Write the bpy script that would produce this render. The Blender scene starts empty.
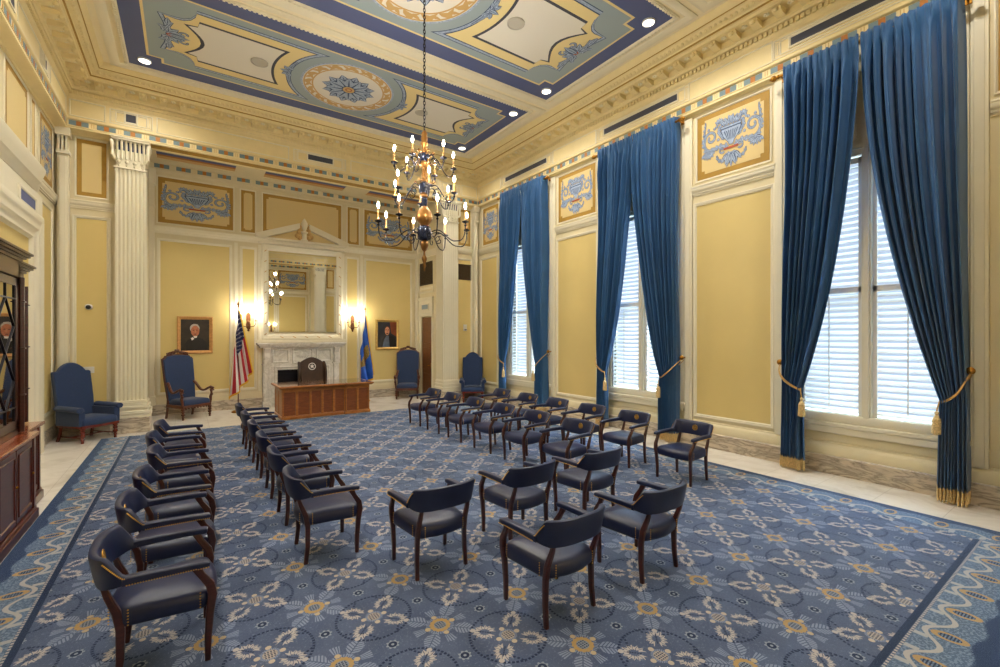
import bpy, bmesh, math, random
from math import sin, cos, pi, radians, sqrt, atan2, hypot
from mathutils import Vector, Matrix
random.seed(7)
COL = bpy.context.scene.collection
PI = pi
# ------------------------------------------------------------------ helpers
def lin(h):
    h = h.lstrip('#'); o = []
    for i in (0, 2, 4):
        c = int(h[i:i+2], 16)/255
        o.append(c/12.92 if c <= .04045 else ((c+.055)/1.055)**2.4)
    return (o[0], o[1], o[2], 1)

class MB:
    """collects geometry, becomes ONE mesh object"""
    def __init__(s):
        s.v = []; s.f = []; s.m = []; s.T = None
    def add(s, vs, fs, m=0):
        b = len(s.v)
        if s.T is not None: vs = [tuple(s.T @ Vector(p)) for p in vs]
        s.v += [tuple(p) for p in vs]
        for f in fs: s.f.append(tuple(b+i for i in f)); s.m.append(m)
        return s
    def box(s, x0, x1, y0, y1, z0, z1, m=0):
        vs = [(x, y, z) for z in (z0, z1) for y in (y0, y1) for x in (x0, x1)]
        return s.add(vs, [(0,2,3,1),(4,5,7,6),(0,1,5,4),(2,6,7,3),(0,4,6,2),(1,3,7,5)], m)
    def hexa(s, bot, top, m=0):
        n = len(bot)
        fs = [tuple(range(n))[::-1], tuple(range(n, 2*n))]
        for i in range(n): j = (i+1) % n; fs.append((i, j, n+j, n+i))
        return s.add(list(bot)+list(top), fs, m)
    def loops(s, rings, m=0, closed=True, cap=True, flip=False):
        n = len(rings[0]); vs = [p for r in rings for p in r]; fs = []
        for k in range(len(rings)-1):
            for i in range(n if closed else n-1):
                j = (i+1) % n
                q = (k*n+i, k*n+j, (k+1)*n+j, (k+1)*n+i)
                fs.append(q[::-1] if flip else q)
        if cap:
            a = tuple(range(n)); b = tuple(range((len(rings)-1)*n, len(rings)*n))
            fs.append(a if flip else a[::-1]); fs.append(b[::-1] if flip else b)
        return s.add(vs, fs, m)
    def lathe(s, prof, c=(0,0,0), seg=20, m=0, cap=True):
        rings = [[(c[0]+r*cos(2*PI*i/seg), c[1]+r*sin(2*PI*i/seg), c[2]+z) for i in range(seg)] for r, z in prof]
        return s.loops(rings, m, True, cap)
    def tube(s, pts, r, seg=8, m=0, sy=1.0, up=None):
        pts = [Vector(p) for p in pts]; n = len(pts)
        rs = r if isinstance(r, (list, tuple)) else [r]*n
        rings = []; prev = None
        for i, p in enumerate(pts):
            t = (pts[min(i+1, n-1)]-pts[max(i-1, 0)])
            if t.length < 1e-9: t = Vector((0,0,1))
            t.normalize()
            if prev is None:
                a = Vector(up) if up else (Vector((0,0,1)) if abs(t.z) < .9 else Vector((1,0,0)))
                a = (a - t*a.dot(t)).normalized()
            else:
                a = (prev - t*prev.dot(t))
                a = a.normalized() if a.length > 1e-6 else prev
            prev = a; b = t.cross(a)
            rings.append([tuple(p + a*(cos(2*PI*k/seg)*rs[i]*sy) + b*(sin(2*PI*k/seg)*rs[i])) for k in range(seg)])
        return s.loops(rings, m)
    def bar(s, pts, w, h, m=0, up=(0,0,1)):
        """rectangular section along a path; w across, h along 'up'; w/h may be lists"""
        pts = [Vector(p) for p in pts]; n = len(pts)
        ws = w if isinstance(w, (list, tuple)) else [w]*n
        hs = h if isinstance(h, (list, tuple)) else [h]*n
        rings = []
        for i, p in enumerate(pts):
            t = (pts[min(i+1, n-1)]-pts[max(i-1, 0)]).normalized()
            u = Vector(up); u = (u - t*u.dot(t)).normalized(); b = t.cross(u)
            W = ws[i]/2; H = hs[i]/2; c = min(W, H)*.35
            rings.append([tuple(p + b*x + u*y) for x, y in ((-W+c,-H),(W-c,-H),(W,-H+c),(W,H-c),(W-c,H),(-W+c,H),(-W,H-c),(-W,-H+c))])
        return s.loops(rings, m)
    def prism(s, poly, f0, f1, m=0):
        """poly of 2D points; f0,f1 map (a,b)->3D on the two faces"""
        return s.hexa([f0(*p) for p in poly], [f1(*p) for p in poly], m)
    def surf(s, fn, nu, nv, m=0, mf=None, flip=False):
        vs = [fn(i/nu, j/nv) for j in range(nv+1) for i in range(nu+1)]
        b = len(s.v)
        if s.T is not None: vs = [tuple(s.T @ Vector(p)) for p in vs]
        s.v += [tuple(p) for p in vs]
        for j in range(nv):
            for i in range(nu):
                q = (b+j*(nu+1)+i, b+j*(nu+1)+i+1, b+(j+1)*(nu+1)+i+1, b+(j+1)*(nu+1)+i)
                s.f.append(q[::-1] if flip else q); s.m.append(mf(i, j) if mf else m)
        return s
    def ball(s, c, r, m=0, seg=10, rings=6, sz=1.0):
        return s.lathe([(max(1e-4, r*sin(PI*k/rings)), -r*sz*cos(PI*k/rings)) for k in range(rings+1)], c, seg, m, True)
    def build(s, name, mats, parent=None, bevel=0, smooth=35, seg=2, sub=0, solid=0, fix=True):
        me = bpy.data.meshes.new(name)
        me.from_pydata(s.v, [], s.f); me.update()
        if not isinstance(mats, (list, tuple)): mats = [mats]
        for m in mats: me.materials.append(m)
        for p, k in zip(me.polygons, s.m): p.material_index = min(k, len(mats)-1)
        if fix:
            bm = bmesh.new(); bm.from_mesh(me); bmesh.ops.recalc_face_normals(bm, faces=bm.faces); bm.to_mesh(me); bm.free()
        if smooth:
            me.polygons.foreach_set('use_smooth', [True]*len(me.polygons))
            try: me.set_sharp_from_angle(angle=radians(smooth))
            except Exception: pass
        o = bpy.data.objects.new(name, me); COL.objects.link(o)
        if parent is not None: o.parent = parent
        if solid: md = o.modifiers.new('Solid', 'SOLIDIFY'); md.thickness = solid; md.offset = 0
        if bevel:
            md = o.modifiers.new('Bevel', 'BEVEL'); md.width = bevel; md.segments = seg; md.limit_method = 'ANGLE'; md.angle_limit = radians(40)
        if sub: md = o.modifiers.new('Sub', 'SUBSURF'); md.levels = sub; md.render_levels = sub
        return o

def thing(name, label, cat, loc=(0,0,0), rz=0, group=None):
    o = bpy.data.objects.new(name, None); COL.objects.link(o); o.empty_display_size = .1
    o.location = loc; o.rotation_euler = (0, 0, rz); o['label'] = label; o['category'] = cat
    if group: o['group'] = group
    return o
def tag(o, label, cat, group=None, kind=None):
    o['label'] = label; o['category'] = cat
    if group: o['group'] = group
    if kind: o['kind'] = kind
    return o
def struct(o): o['kind'] = 'structure'; return o
KIDS = {}
def kids(o): return [c for c in COL.objects if c.parent == o]
def dup(root, loc, rz, label, group=None, levels=2):
    r = root.copy(); COL.objects.link(r); r.location = loc; r.rotation_euler = (0, 0, rz); r['label'] = label
    if group: r['group'] = group
    for ch in kids(root):
        c = ch.copy(); COL.objects.link(c); c.parent = r
        for g in kids(ch):
            d = g.copy(); COL.objects.link(d); d.parent = c
    return r
# ------------------------------------------------------------------ materials
class NT:
    """thin wrapper for shader-math expressions"""
    def __init__(s, name):
        s.mat = bpy.data.materials.new(name); s.mat.use_nodes = True; s.t = s.mat.node_tree
        s.b = s.t.nodes['Principled BSDF']; s._tc = None
    def n(s, typ, **k):
        x = s.t.nodes.new(typ)
        for a, v in k.items(): setattr(x, a, v)
        return x
    def link(s, a, b): s.t.links.new(a.s if isinstance(a, E) else a, b)
    def tc(s, out='Object'):
        if s._tc is None: s._tc = s.n('ShaderNodeTexCoord')
        return s._tc.outputs[out]
    def math(s, op, a, b=None, c=None):
        x = s.n('ShaderNodeMath', operation=op)
        for i, v in enumerate((a, b, c)):
            if v is None: continue
            if isinstance(v, E): s.t.links.new(v.s, x.inputs[i])
            else: x.inputs[i].default_value = v
        return E(s, x.outputs[0])
    def xyz(s, src=None):
        x = s.n('ShaderNodeSeparateXYZ'); s.t.links.new(src or s.tc(), x.inputs[0])
        return [E(s, o) for o in x.outputs]
    def mix(s, f, a, b):
        x = s.n('ShaderNodeMix', data_type='RGBA')
        for v, i in ((f, 0), (a, 6), (b, 7)):
            if isinstance(v, E): s.t.links.new(v.s, x.inputs[i])
            else: x.inputs[i].default_value = v
        return E(s, x.outputs[2])
    def noise(s, scale, detail=3, vec=None, rough=.5, dist=0, sc=None):
        x = s.n('ShaderNodeTexNoise'); x.inputs['Scale'].default_value = scale; x.inputs['Detail'].default_value = detail
        x.inputs['Roughness'].default_value = rough; x.inputs['Distortion'].default_value = dist
        v = vec or s.tc()
        if sc:
            mp = s.n('ShaderNodeMapping'); mp.inputs['Scale'].default_value = sc; s.t.links.new(v, mp.inputs[0]); v = mp.outputs[0]
        s.t.links.new(v, x.inputs['Vector']); return E(s, x.outputs['Fac'])
    def ramp(s, f, stops):
        x = s.n('ShaderNodeValToRGB'); r = x.color_ramp
        while len(r.elements) < len(stops): r.elements.new(.5)
        for e, (p, c) in zip(r.elements, stops): e.position = p; e.color = c
        s.t.links.new(f.s, x.inputs[0]); return E(s, x.outputs[0])
    def bump(s, h, strength=.3, dist=.01):
        x = s.n('ShaderNodeBump'); x.inputs['Strength'].default_value = strength; x.inputs['Distance'].default_value = dist
        s.t.links.new(h.s, x.inputs['Height']); s.t.links.new(x.outputs[0], s.b.inputs['Normal'])
class E:
    def __init__(s, nt, sock): s.nt = nt; s.s = sock
    def __add__(s, o): return s.nt.math('ADD', s, o)
    __radd__ = __add__
    def __mul__(s, o): return s.nt.math('MULTIPLY', s, o)
    __rmul__ = __mul__
    def __sub__(s, o): return s.nt.math('SUBTRACT', s, o)
    def __rsub__(s, o): return s.nt.math('SUBTRACT', o, s)
    def __truediv__(s, o): return s.nt.math('DIVIDE', s, o)
    def lt(s, o): return s.nt.math('LESS_THAN', s, o)
    def gt(s, o): return s.nt.math('GREATER_THAN', s, o)
    def abs(s): return s.nt.math('ABSOLUTE', s)
    def fract(s): return s.nt.math('FRACT', s)
    def sin(s): return s.nt.math('SINE', s)
    def cos(s): return s.nt.math('COSINE', s)
    def sqrt(s): return s.nt.math('SQRT', s)
    def mn(s, o): return s.nt.math('MINIMUM', s, o)
    def mx(s, o): return s.nt.math('MAXIMUM', s, o)
def clampi(b, k, v):
    if k in b.inputs: b.inputs[k].default_value = v
def mat(name, col, rough=.5, metal=0, var=0, vscale=6, bump=0, bscale=60, spec=None, coat=0, sheen=0, emit=None, estr=0, sc=None):
    t = NT(name); c = lin(col); b = t.b
    b.inputs['Roughness'].default_value = rough; b.inputs['Metallic'].default_value = metal
    if spec is not None: clampi(b, 'Specular IOR Level', spec)
    if coat: clampi(b, 'Coat Weight', coat); clampi(b, 'Coat Roughness', .15)
    if sheen: clampi(b, 'Sheen Weight', sheen); clampi(b, 'Sheen Roughness', .5)
    if var:
        n = t.noise(vscale, 4, sc=sc)
        d = tuple(x*(1-var) for x in c[:3])+(1,); l = tuple(min(1, x*(1+var)) for x in c[:3])+(1,)
        t.link(t.ramp(n, [(.3, d), (.7, l)]), b.inputs['Base Color'])
    else: b.inputs['Base Color'].default_value = c
    if bump: t.bump(t.noise(bscale, 4), bump, .004)
    if emit: b.inputs['Emission Color'].default_value = lin(emit); b.inputs['Emission Strength'].default_value = estr
    return t.mat
def wood(name, c0, c1, rough=.35, sc=(2, 2, 18), coat=.3):
    t = NT(name); n = t.noise(3.5, 6, sc=sc, dist=1.2, rough=.6)
    t.link(t.ramp(n, [(.3, lin(c0)), (.7, lin(c1))]), t.b.inputs['Base Color'])
    t.b.inputs['Roughness'].default_value = rough; clampi(t.b, 'Coat Weight', coat); clampi(t.b, 'Coat Roughness', .2)
    return t.mat
def marble(name, base, vein, vein2, scale=1.4, sc=(1, 1, 1), rough=.25, lo=.44, bump=0):
    t = NT(name)
    n = t.noise(scale, 8, sc=sc, dist=1.6, rough=.62); v = (n-.5).abs()
    n2 = t.noise(scale*.7, 3, sc=sc, dist=.5)
    a = t.ramp(v, [(.0, lin(vein)), (.03, lin(vein2)), (.10, lin(base))])
    bcol = t.mix(n2*.45, a, lin(base)); t.link(bcol, t.b.inputs['Base Color'])
    t.b.inputs['Roughness'].default_value = rough
    return t.mat
M = {}
M['cream'] = mat('cream paint', '#DBCEA8', .5, var=.03, vscale=2)
M['cream_l'] = mat('light cream paint', '#E6DDC2', .48, var=.02, vscale=3)
M['cream_g'] = mat('greige cream paint', '#C9B68B', .55)
M['yellow'] = mat('ochre yellow wall paint', '#DBC37E', .6, var=.03, vscale=1.2)
M['yellow_l'] = mat('pale ochre mural ground', '#D9C084', .6)
M['mustard'] = mat('mustard stencil border', '#A9822F', .6, var=.08, vscale=8)
M['teal'] = mat('muted teal paint', '#97A5AA', .6)
M['navy'] = mat('slate navy paint', '#525C86', .6)
M['orange'] = mat('burnt orange paint', '#B06E24', .6)
M['gold_p'] = mat('gold ochre paint', '#C9A264', .5)
M['greige'] = mat('pale greige ceiling paint', '#E2DCCF', .7)
M['ceil'] = mat('ivory ceiling paint', '#ECDFBC', .65, var=.02)
M['ceil_y'] = mat('straw yellow ceiling paint', '#E6D195', .6)
M['bl'] = mat('light blue mural paint', '#9DADC4', .6, var=.25, vscale=25)
M['cream_c'] = mat('warm ivory cornice paint', '#E9D6A0', .55, var=.03)
M['teal_f'] = mat('grey teal frieze paint', '#71868A', .6)
M['bd'] = mat('dark blue mural paint', '#2D4268', .6)
M['rust'] = mat('rust red mural ribbon', '#A8502E', .6)
M['white_sh'] = mat('white shutter paint', '#E9E6DD', .4)
M['marble_w'] = marble('white veined marble', '#ECE7DD', '#CBC5BA', '#DDD7CC', 1.8, rough=.22)
M['marble_b'] = marble('grey brown veined baseboard marble', '#CDBFA8', '#6F6459', '#A39684', 1.5, sc=(1, 1, 4.5), rough=.3)
M['velvet'] = mat('blue velvet curtain', '#1A5080', .65, sheen=.2, var=.10, vscale=3)
M['fringe'] = mat('gold curtain fringe', '#DCC088', .7, var=.35, vscale=70)
M['rope'] = mat('gold rope', '#C49A55', .6, bump=.5, bscale=150)
M['brass'] = mat('antique brass', '#A9772F', .32, 1, var=.2, vscale=20)
M['bronze'] = mat('dark bronze', '#6B4426', .4, .5, var=.2, vscale=30)
M['gilt'] = mat('gilded metal', '#7C5628', .4, .75, var=.15, vscale=20)
M['iron'] = mat('black iron', '#1A1820', .4, .6)
M['bluemetal'] = mat('navy enamelled metal', '#1B2236', .25, .5)
M['leather'] = mat('navy leather', '#151F42', .38, bump=.12, bscale=220, var=.1, vscale=8)
M['leather_b'] = mat('brown leather', '#3A2212', .35, bump=.1, bscale=150, var=.2, vscale=8)
M['nail'] = mat('brass nail heads', '#DCAA48', .3, .9)
M['seal'] = mat('gold stamped seal', '#B58A3C', .4, .6)
M['mahog'] = wood('dark mahogany', '#2A0F09', '#4A1D10', .28)
M['mahog_r'] = wood('red mahogany', '#4A160C', '#7A2C17', .25)
M['walnut'] = wood('carved walnut', '#381A0D', '#6B3518', .3)
M['desk'] = wood('golden brown desk wood', '#7A4212', '#B8752F', .3)
M['cab'] = wood('red brown bookcase wood', '#3A1710', '#63291A', .3)
M['cabtop'] = wood('polished mahogany top', '#7A3218', '#A4512B', .15, sc=(9, 1.5, 2), coat=.6)
M['doorwood'] = wood('brown door wood', '#5A3014', '#7E4A22', .35)
M['uph'] = mat('blue wool upholstery', '#1A3157', .8, var=.1, vscale=30, bump=.2, bscale=300, sheen=.2)
M['black'] = mat('black', '#111111', .6)
M['grille'] = mat('bronze grille', '#4A3B28', .5, .3)
M['slot'] = mat('dark grey vent slot', '#43454F', .7)
M['white_p'] = mat('white plastic', '#E5E2DC', .4)
M['candle'] = mat('ivory candle sleeve', '#B98A4C', .5)
M['bulb'] = mat('glowing bulb', '#FFFFFF', .4, emit='#FFF2DC', estr=40)
M['bulb_s'] = mat('glowing sconce bulb', '#FFFFFF', .4, emit='#FFF3E0', estr=90)
M['can'] = mat('lit downlight lens', '#FFFFFF', .4, emit='#FFF6E6', estr=9)
M['disc'] = mat('grey speaker mesh', '#B9B3A6', .7)
M['red'] = mat('flag red', '#B01D2E', .6)
M['wht'] = mat('flag white', '#E6E1DC', .6)
M['fnavy'] = mat('flag navy', '#1B2450', .6)
M['fblue'] = mat('state flag blue', '#1F58B8', .55, var=.1, vscale=6)
M['buck'] = mat('buckskin tan', '#B08A3E', .6)
M['green'] = mat('olive green', '#45542A', .6)
M['skin'] = mat('painted skin', '#C98A64', .6, var=.2, vscale=30)
M['skin2'] = mat('painted ruddy skin', '#B9714F', .6, var=.2, vscale=30)
M['hair_w'] = mat('painted white hair', '#B9B2A6', .6)
M['hair_d'] = mat('painted brown hair', '#4A2A1A', .6)
M['pbg'] = mat('painted dark backdrop', '#2E2419', .4, var=.5, vscale=5)
M['pbg2'] = mat('painted slate backdrop', '#26262E', .4, var=.4, vscale=5)
M['pbg3'] = mat('painted rust backdrop', '#7A3A1A', .4, var=.3, vscale=6)
M['suit'] = mat('painted black suit', '#14110F', .4, var=.3, vscale=12)
M['suit2'] = mat('painted blue grey suit', '#4A5A70', .4, var=.3, vscale=12)
M['giltframe'] = mat('gilt picture frame', '#C9965A', .4, .35, var=.15, vscale=20)
M['giltframe2'] = mat('pale gold picture frame', '#D8B468', .4, .35, var=.15, vscale=20)
g = NT('clear pane glass'); g.b.inputs['Roughness'].default_value = .02; clampi(g.b, 'Transmission Weight', 1.0); g.b.inputs['IOR'].default_value = 1.05; g.b.inputs['Base Color'].default_value = (1,1,1,1)
M['glass'] = g.mat
g = NT('silvered mirror'); g.b.inputs['Metallic'].default_value = 1; g.b.inputs['Roughness'].default_value = .01; g.b.inputs['Base Color'].default_value = (.86, .87, .84, 1)
M['mirror'] = g.mat
g = NT('dark reflective cabinet glass'); g.b.inputs['Metallic'].default_value = 1; g.b.inputs['Roughness'].default_value = .02; g.b.inputs['Base Color'].default_value = (.5, .47, .42, 1)
M['cabglass'] = g.mat
# carpet --------------------------------------------------------------
def carpet():
    t = NT('patterned blue carpet'); x, y, z = t.xyz()
    wob = t.noise(38, 3); wob2 = t.noise(130, 2)
    def cell(ox, oy):
        p = (((x-ox)/.658+.5).fract()-.5)*.658; q = (((y-oy)/.70+.5).fract()-.5)*.70
        r = (p*p+q*q).sqrt(); a = t.math('ARCTAN2', q, p); return p, q, r, a
    base = t.ramp(t.noise(3, 3), [(.3, lin('#4B5672')), (.7, lin('#5B6783'))])
    col = base
    pale = lin('#8D99B3'); white = lin('#C4BBB4'); navy = lin('#182242'); gold = lin('#C09C5C')
    col = t.mix(t.noise(55, 4, rough=.7).gt(.60)*.45, col, pale)
    grid = lambda p, q: (((p*58).fract()-.5).abs().lt(.30))*(((q*58).fract()-.5).abs().lt(.30))
    # big dotted arcs linking the medallions
    p, q, r, a = cell(.77, 3.45)
    col = t.mix((r-.285).abs().lt(.008)*((a*64).sin().gt(-.2))*((a*4).cos().lt(.25)), col, navy)
    # gold flowers with pale fern fronds on the diagonals
    ra = (p.abs()+q.abs())*.7071; ta = (p.abs()-q.abs())*.7071; at = ta.abs()
    wid = .055*(((ra-.075)*17.5).sin().mx(0))+(wob-.5)*.02
    fern = at.lt(wid)*((ra*44-at*26).fract().gt(.34))*(at.gt(.004))*ra.gt(.085)*ra.lt(.25)
    col = t.mix(fern, col, pale)
    side = (r-.15).abs().lt(.035+(wob-.5)*.03)*((a*4).cos().gt(.72))*((a*60).sin().gt(-.3))
    col = t.mix(side, col, pale)
    col = t.mix((r-.083).abs().lt(.012)*((a*34).sin().gt(-.2)), col, pale)
    for s_ in (0, 1):
        e1 = (p.abs()-.092) if s_ == 0 else p; e2 = q if s_ == 0 else (q.abs()-.092)
        col = t.mix((e1*e1+e2*e2).lt(.00034), col, lin('#C9B38C'))
    col = t.mix((r-.055).abs().lt(.015+(a*14).cos()*.003), col, gold)
    col = t.mix(r.lt(.041), col, lin('#8C95A3')); col = t.mix(grid(p, q)*r.lt(.039), col, navy)
    # white medallions
    p, q, r, a = cell(1.09, 3.10)
    col = t.mix((r-.252).abs().lt(.0085)*((a*60).sin().gt(-.45)), col, navy)
    ra = (p.abs()+q.abs())*.7071-.158; ta = (p.abs()-q.abs())*.7071
    ex_, ey_ = ra/.064, ta/.052; el = (ex_*ex_+ey_*ey_).sqrt(); ea = t.math('ARCTAN2', ta, ra)
    wr = el.lt(1.16+(ea*13).cos()*.16+(wob-.5)*.5)*el.gt(.56+(ea*13+.6).cos()*.08)*((ea.abs()).lt(2.85))*((ea*13+el*3).cos().gt(-.86))
    col = t.mix(wr, col, white)
    col = t.mix(((ra-.082)*(ra-.082)+ta*ta).lt(.00032), col, white)
    col = t.mix(ta.abs().lt(.005)*ra.abs().lt(.045)*((ra*60).fract().gt(.3)), col, navy)
    col = t.mix((r-.052).abs().lt(.008)*((a*26).sin().gt(-.4)), col, pale)
    for s_ in (0, 1):
        e1 = (p.abs()-.072) if s_ == 0 else p; e2 = q if s_ == 0 else (q.abs()-.072)
        col = t.mix((e1*e1+e2*e2).lt(.00034), col, lin('#CDBDA6'))
    col = t.mix(r.lt(.044), col, lin('#B9AFA4')); col = t.mix(grid(p, q)*r.lt(.041), col, navy)
    # small rings between
    for ox, oy in ((.761, 3.10), (1.09, 3.45)):
        p, q, r, a = cell(ox, oy)
        col = t.mix(r.lt(.038+(a*8).cos()*.006), col, lin('#98A2AE'))
        col = t.mix((r-.019).abs().lt(.009), col, navy)
    # ---- border
    eL = x+1.31; eF = y-.48; eR = 6.72-x
    e = eL.mn(eF).mn(eR)
    isF = eF.lt(eL.mn(eR)); al = isF*x + (1-isF)*y
    ph = ((al+.05)/.415+.5).fract()-.5; pm = ph*.415
    inb = e.lt(.43)
    bc = t.mix(t.noise(60, 3).gt(.52)*e.gt(.1), lin('#566A84'), lin('#7F93AC'))
    w = .30+(ph*2*PI).cos()*.055
    bc = t.mix((e-w).abs().lt(.016), bc, lin('#BDB9B4'))
    bc = t.mix(((e-.37)/.05).abs().lt(1)*((pm.abs()-.1)/.022).abs().lt(1), bc, lin('#B5B6B6'))
    ex = (e-.235)/.088; ey = pm/.052; el = (ex*ex+ey*ey).sqrt()
    bc = t.mix((el-.86).abs().lt(.2), bc, gold)
    bc = t.mix(el.lt(.66)*((e*60).fract().gt(.5)), bc, navy)
    nz = .115+(wob2-.5)*.07+(ph*2*PI).cos()*.02
    bc = t.mix(e.lt(nz), bc, lin('#26375A'))
    notR = eR.gt(eL.mn(eF))
    stripe = (e-.425).abs().lt(.028)*notR
    bc2 = t.mix(inb, col, bc)
    bc2 = t.mix(stripe, bc2, lin('#1E2A48'))
    bc2 = t.mix((e-.402).abs().lt(.010)*notR, bc2, lin('#4C5D77'))
    bc2 = t.mix((e-.402).abs().lt(.008)*((al*30).fract().gt(.45))*notR, bc2, white)
    # pile variation
    fin = t.mix(t.noise(260, 2)*.35, bc2, lin('#39465C'))
    t.link(fin, t.b.inputs['Base Color']); t.b.inputs['Roughness'].default_value = .95
    clampi(t.b, 'Sheen Weight', .45); clampi(t.b, 'Sheen Roughness', .35); clampi(t.b, 'Specular IOR Level', .2); t.b.inputs['Sheen Tint'].default_value = (.45, .68, 1, 1)
    t.bump(t.noise(420, 2), .5, .004)
    return t.mat
M['carpet'] = carpet()
def floormarble():
    t = NT('pale travertine floor'); x, y, z = t.xyz()
    n = t.noise(1.1, 6, dist=1.0, rough=.6); a = t.ramp(n, [(.3, lin('#E0D8C9')), (.5, lin('#ECE6DA')), (.72, lin('#CFC5B4'))])
    j = ((x/.62+.3).fract()-.5).abs().gt(.494).mx(((y/.62).fract()-.5).abs().gt(.494))
    t.link(t.mix(j*.3, a, lin('#8E8371')), t.b.inputs['Base Color']); t.b.inputs['Roughness'].default_value = .22
    return t.mat
M['floor'] = floormarble()
# ------------------------------------------------------------------ room shell
YC = 6.0; ZC = 7.25; XR = 7.70; XL = -2.10; YB = 14.05; YBAY = 12.27; FX0, FX1, FY0, FY1 = -1.90, 7.60, -.05, 12.05
WR = lambda s, z, d: (XR-d, s, z)
WL = lambda s, z, d: (XL+d, s, z)
WB = lambda s, z, d: (s, YB-d, z)
WBAY = lambda s, z, d: (s, YBAY-d, z)
WSR = lambda s, z, d: (6.45-d, s, z)
WSL = lambda s, z, d: (-.72+d, s, z)
MIR = Matrix.Translation((0, 12, 0)) @ Matrix.Scale(-1, 4, (0, 1, 0))
TN = [0]
def trim(mb, mats, **k):
    TN[0] += 1; return struct(mb.build('trim_%d' % TN[0], mats, **k))
def pframe(mb, W, s0, s1, z0, z1, prof, m=0):
    rings = []
    for i, d in prof: rings.append([W(s0+i, z0+i, d), W(s1-i, z0+i, d), W(s1-i, z1-i, d), W(s0+i, z1-i, d)])
    mb.loops(rings, m, True, False)
def quad(mb, W, s0, s1, z0, z1, d, m=0): mb.add([W(s0, z0, d), W(s1, z0, d), W(s1, z1, d), W(s0, z1, d)], [(0,1,2,3)], m)
def wbox(mb, W, s0, s1, z0, z1, d0, d1, m=0):
    mb.hexa([W(s0, z0, d0), W(s1, z0, d0), W(s1, z1, d0), W(s0, z1, d0)], [W(s0, z0, d1), W(s1, z0, d1), W(s1, z1, d1), W(s0, z1, d1)], m)
def run(mb, W, s0, s1, prof, m=0): mb.loops([[W(s0, z, d) for d, z in prof], [W(s1, z, d) for d, z in prof]], m, True, True)
PANEL = [(0, .0), (0, .022), (.018, .03), (.034, .022), (.05, .024), (.062, .006), (.07, .004)]
RAIL = [(0, 4.545), (.018, 4.545), (.018, 4.575), (.034, 4.58), (.034, 4.605), (.05, 4.625), (.058, 4.65), (.058, 4.69), (.066, 4.69), (.066, 4.72), (0, 4.725)]
def panel(mb, W, s0, s1, z0=.50, z1=4.42):            # moulding (0) and ochre field (1)
    pframe(mb, W, s0, s1, z0, z1, PANEL, 0)
    quad(mb, W, s0+.065, s1-.065, z0+.065, z1-.065, .005, 1)
def notched(s0, s1, z0, z1, n):
    return [(s0+n, z0), (s1-n, z0), (s1-n, z0+n), (s1, z0+n), (s1, z1-n), (s1-n, z1-n), (s1-n, z1), (s0+n, z1), (s0+n, z1-n), (s0, z1-n), (s0, z0+n), (s0+n, z0+n)]
def painted(mb, W, s0, s1, z0=4.82, z1=5.95, b=.085, n=.055):   # mustard stencil border (2), pale field (3)
    pframe(mb, W, s0-.035, s1+.035, z0-.035, z1+.035, [(0, 0), (0, .018), (.015, .02), (.03, .006)], 0)
    quad(mb, W, s0, s1, z0, z1, .006, 2)
    P = notched(s0+b, s1-b, z0+b, z1-b, n)
    mb.add([W(s, z, .009) for s, z in P], [tuple(range(12))], 3)
# --- the pen draws painted ornament on a plane
class Pen:
    def __init__(s, mb, f, light=0, dark=1): s.mb = mb; s.f = f; s.l = light; s.d = dark; s.c = 0
    def ribbon(s, pts, ws, m, h):
        n = len(pts); a = []; b = []
        for i in range(n):
            p0 = pts[max(i-1, 0)]; p1 = pts[min(i+1, n-1)]; dx = p1[0]-p0[0]; dy = p1[1]-p0[1]; L = hypot(dx, dy) or 1
            w = ws[i]/2; a.append((pts[i][0]-dy/L*w, pts[i][1]+dx/L*w)); b.append((pts[i][0]+dy/L*w, pts[i][1]-dx/L*w))
        s.mb.add([s.f(*p, h) for p in a]+[s.f(*p, h) for p in b], [(i, i+1, n+i+1, n+i) for i in range(n-1)], m)
    def stroke(s, pts, w0, w1, o=.02, lm=None, dm=None, h=0):
        s.c += .00004; h += s.c
        n = len(pts); ws = [w0+(w1-w0)*i/(n-1) for i in range(n)]
        s.ribbon(pts, [w+o for w in ws], s.d if dm is None else dm, .001+h); s.ribbon(pts, ws, s.l if lm is None else lm, .002+h); s.ribbon(pts, [w*.16 for w in ws], s.d if dm is None else dm, .0024+h)
    def blob(s, pts, m, h=.003): s.mb.add([s.f(*p, h) for p in pts], [tuple(range(len(pts)))], m)
    def leaf(s, x, y, ang, L, w, h=0, lm=None, dm=None):
        s.c += .00004; h += s.c
        def sh(k, g): return [(x+cos(ang)*t*L+cos(ang+PI/2)*q, y+sin(ang)*t*L+sin(ang+PI/2)*q) for t, q in
            [(0, 0)]+[(j/6, g*w*sin(PI*(j/6)**.8)) for j in range(1, 6)]+[(1, 0)]+[(j/6, -g*w*sin(PI*(j/6)**.8)) for j in range(5, 0, -1)]]
        s.blob(sh(0, .62), s.d if dm is None else dm, .0012+h); s.blob(sh(0, .42), s.l if lm is None else lm, .0022+h); s.ribbon([(x+cos(ang)*.1*L, y+sin(ang)*.1*L), (x+cos(ang)*.8*L, y+sin(ang)*.8*L)], [w*.16, w*.06], s.d if dm is None else dm, .0026+h)
def spiral(cx, cy, r0, r1, a0, a1, n=22): return [(cx+(r0+(r1-r0)*i/n)*cos(a0+(a1-a0)*i/n), cy+(r0+(r1-r0)*i/n)*sin(a0+(a1-a0)*i/n)) for i in range(n+1)]
def bez(p0, p1, p2, p3, n=12):
    return [tuple((1-t)**3*a+3*(1-t)**2*t*b+3*(1-t)*t*t*c+t**3*d for a, b, c, d in zip(p0, p1, p2, p3)) for t in [i/n for i in range(n+1)]]
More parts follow.
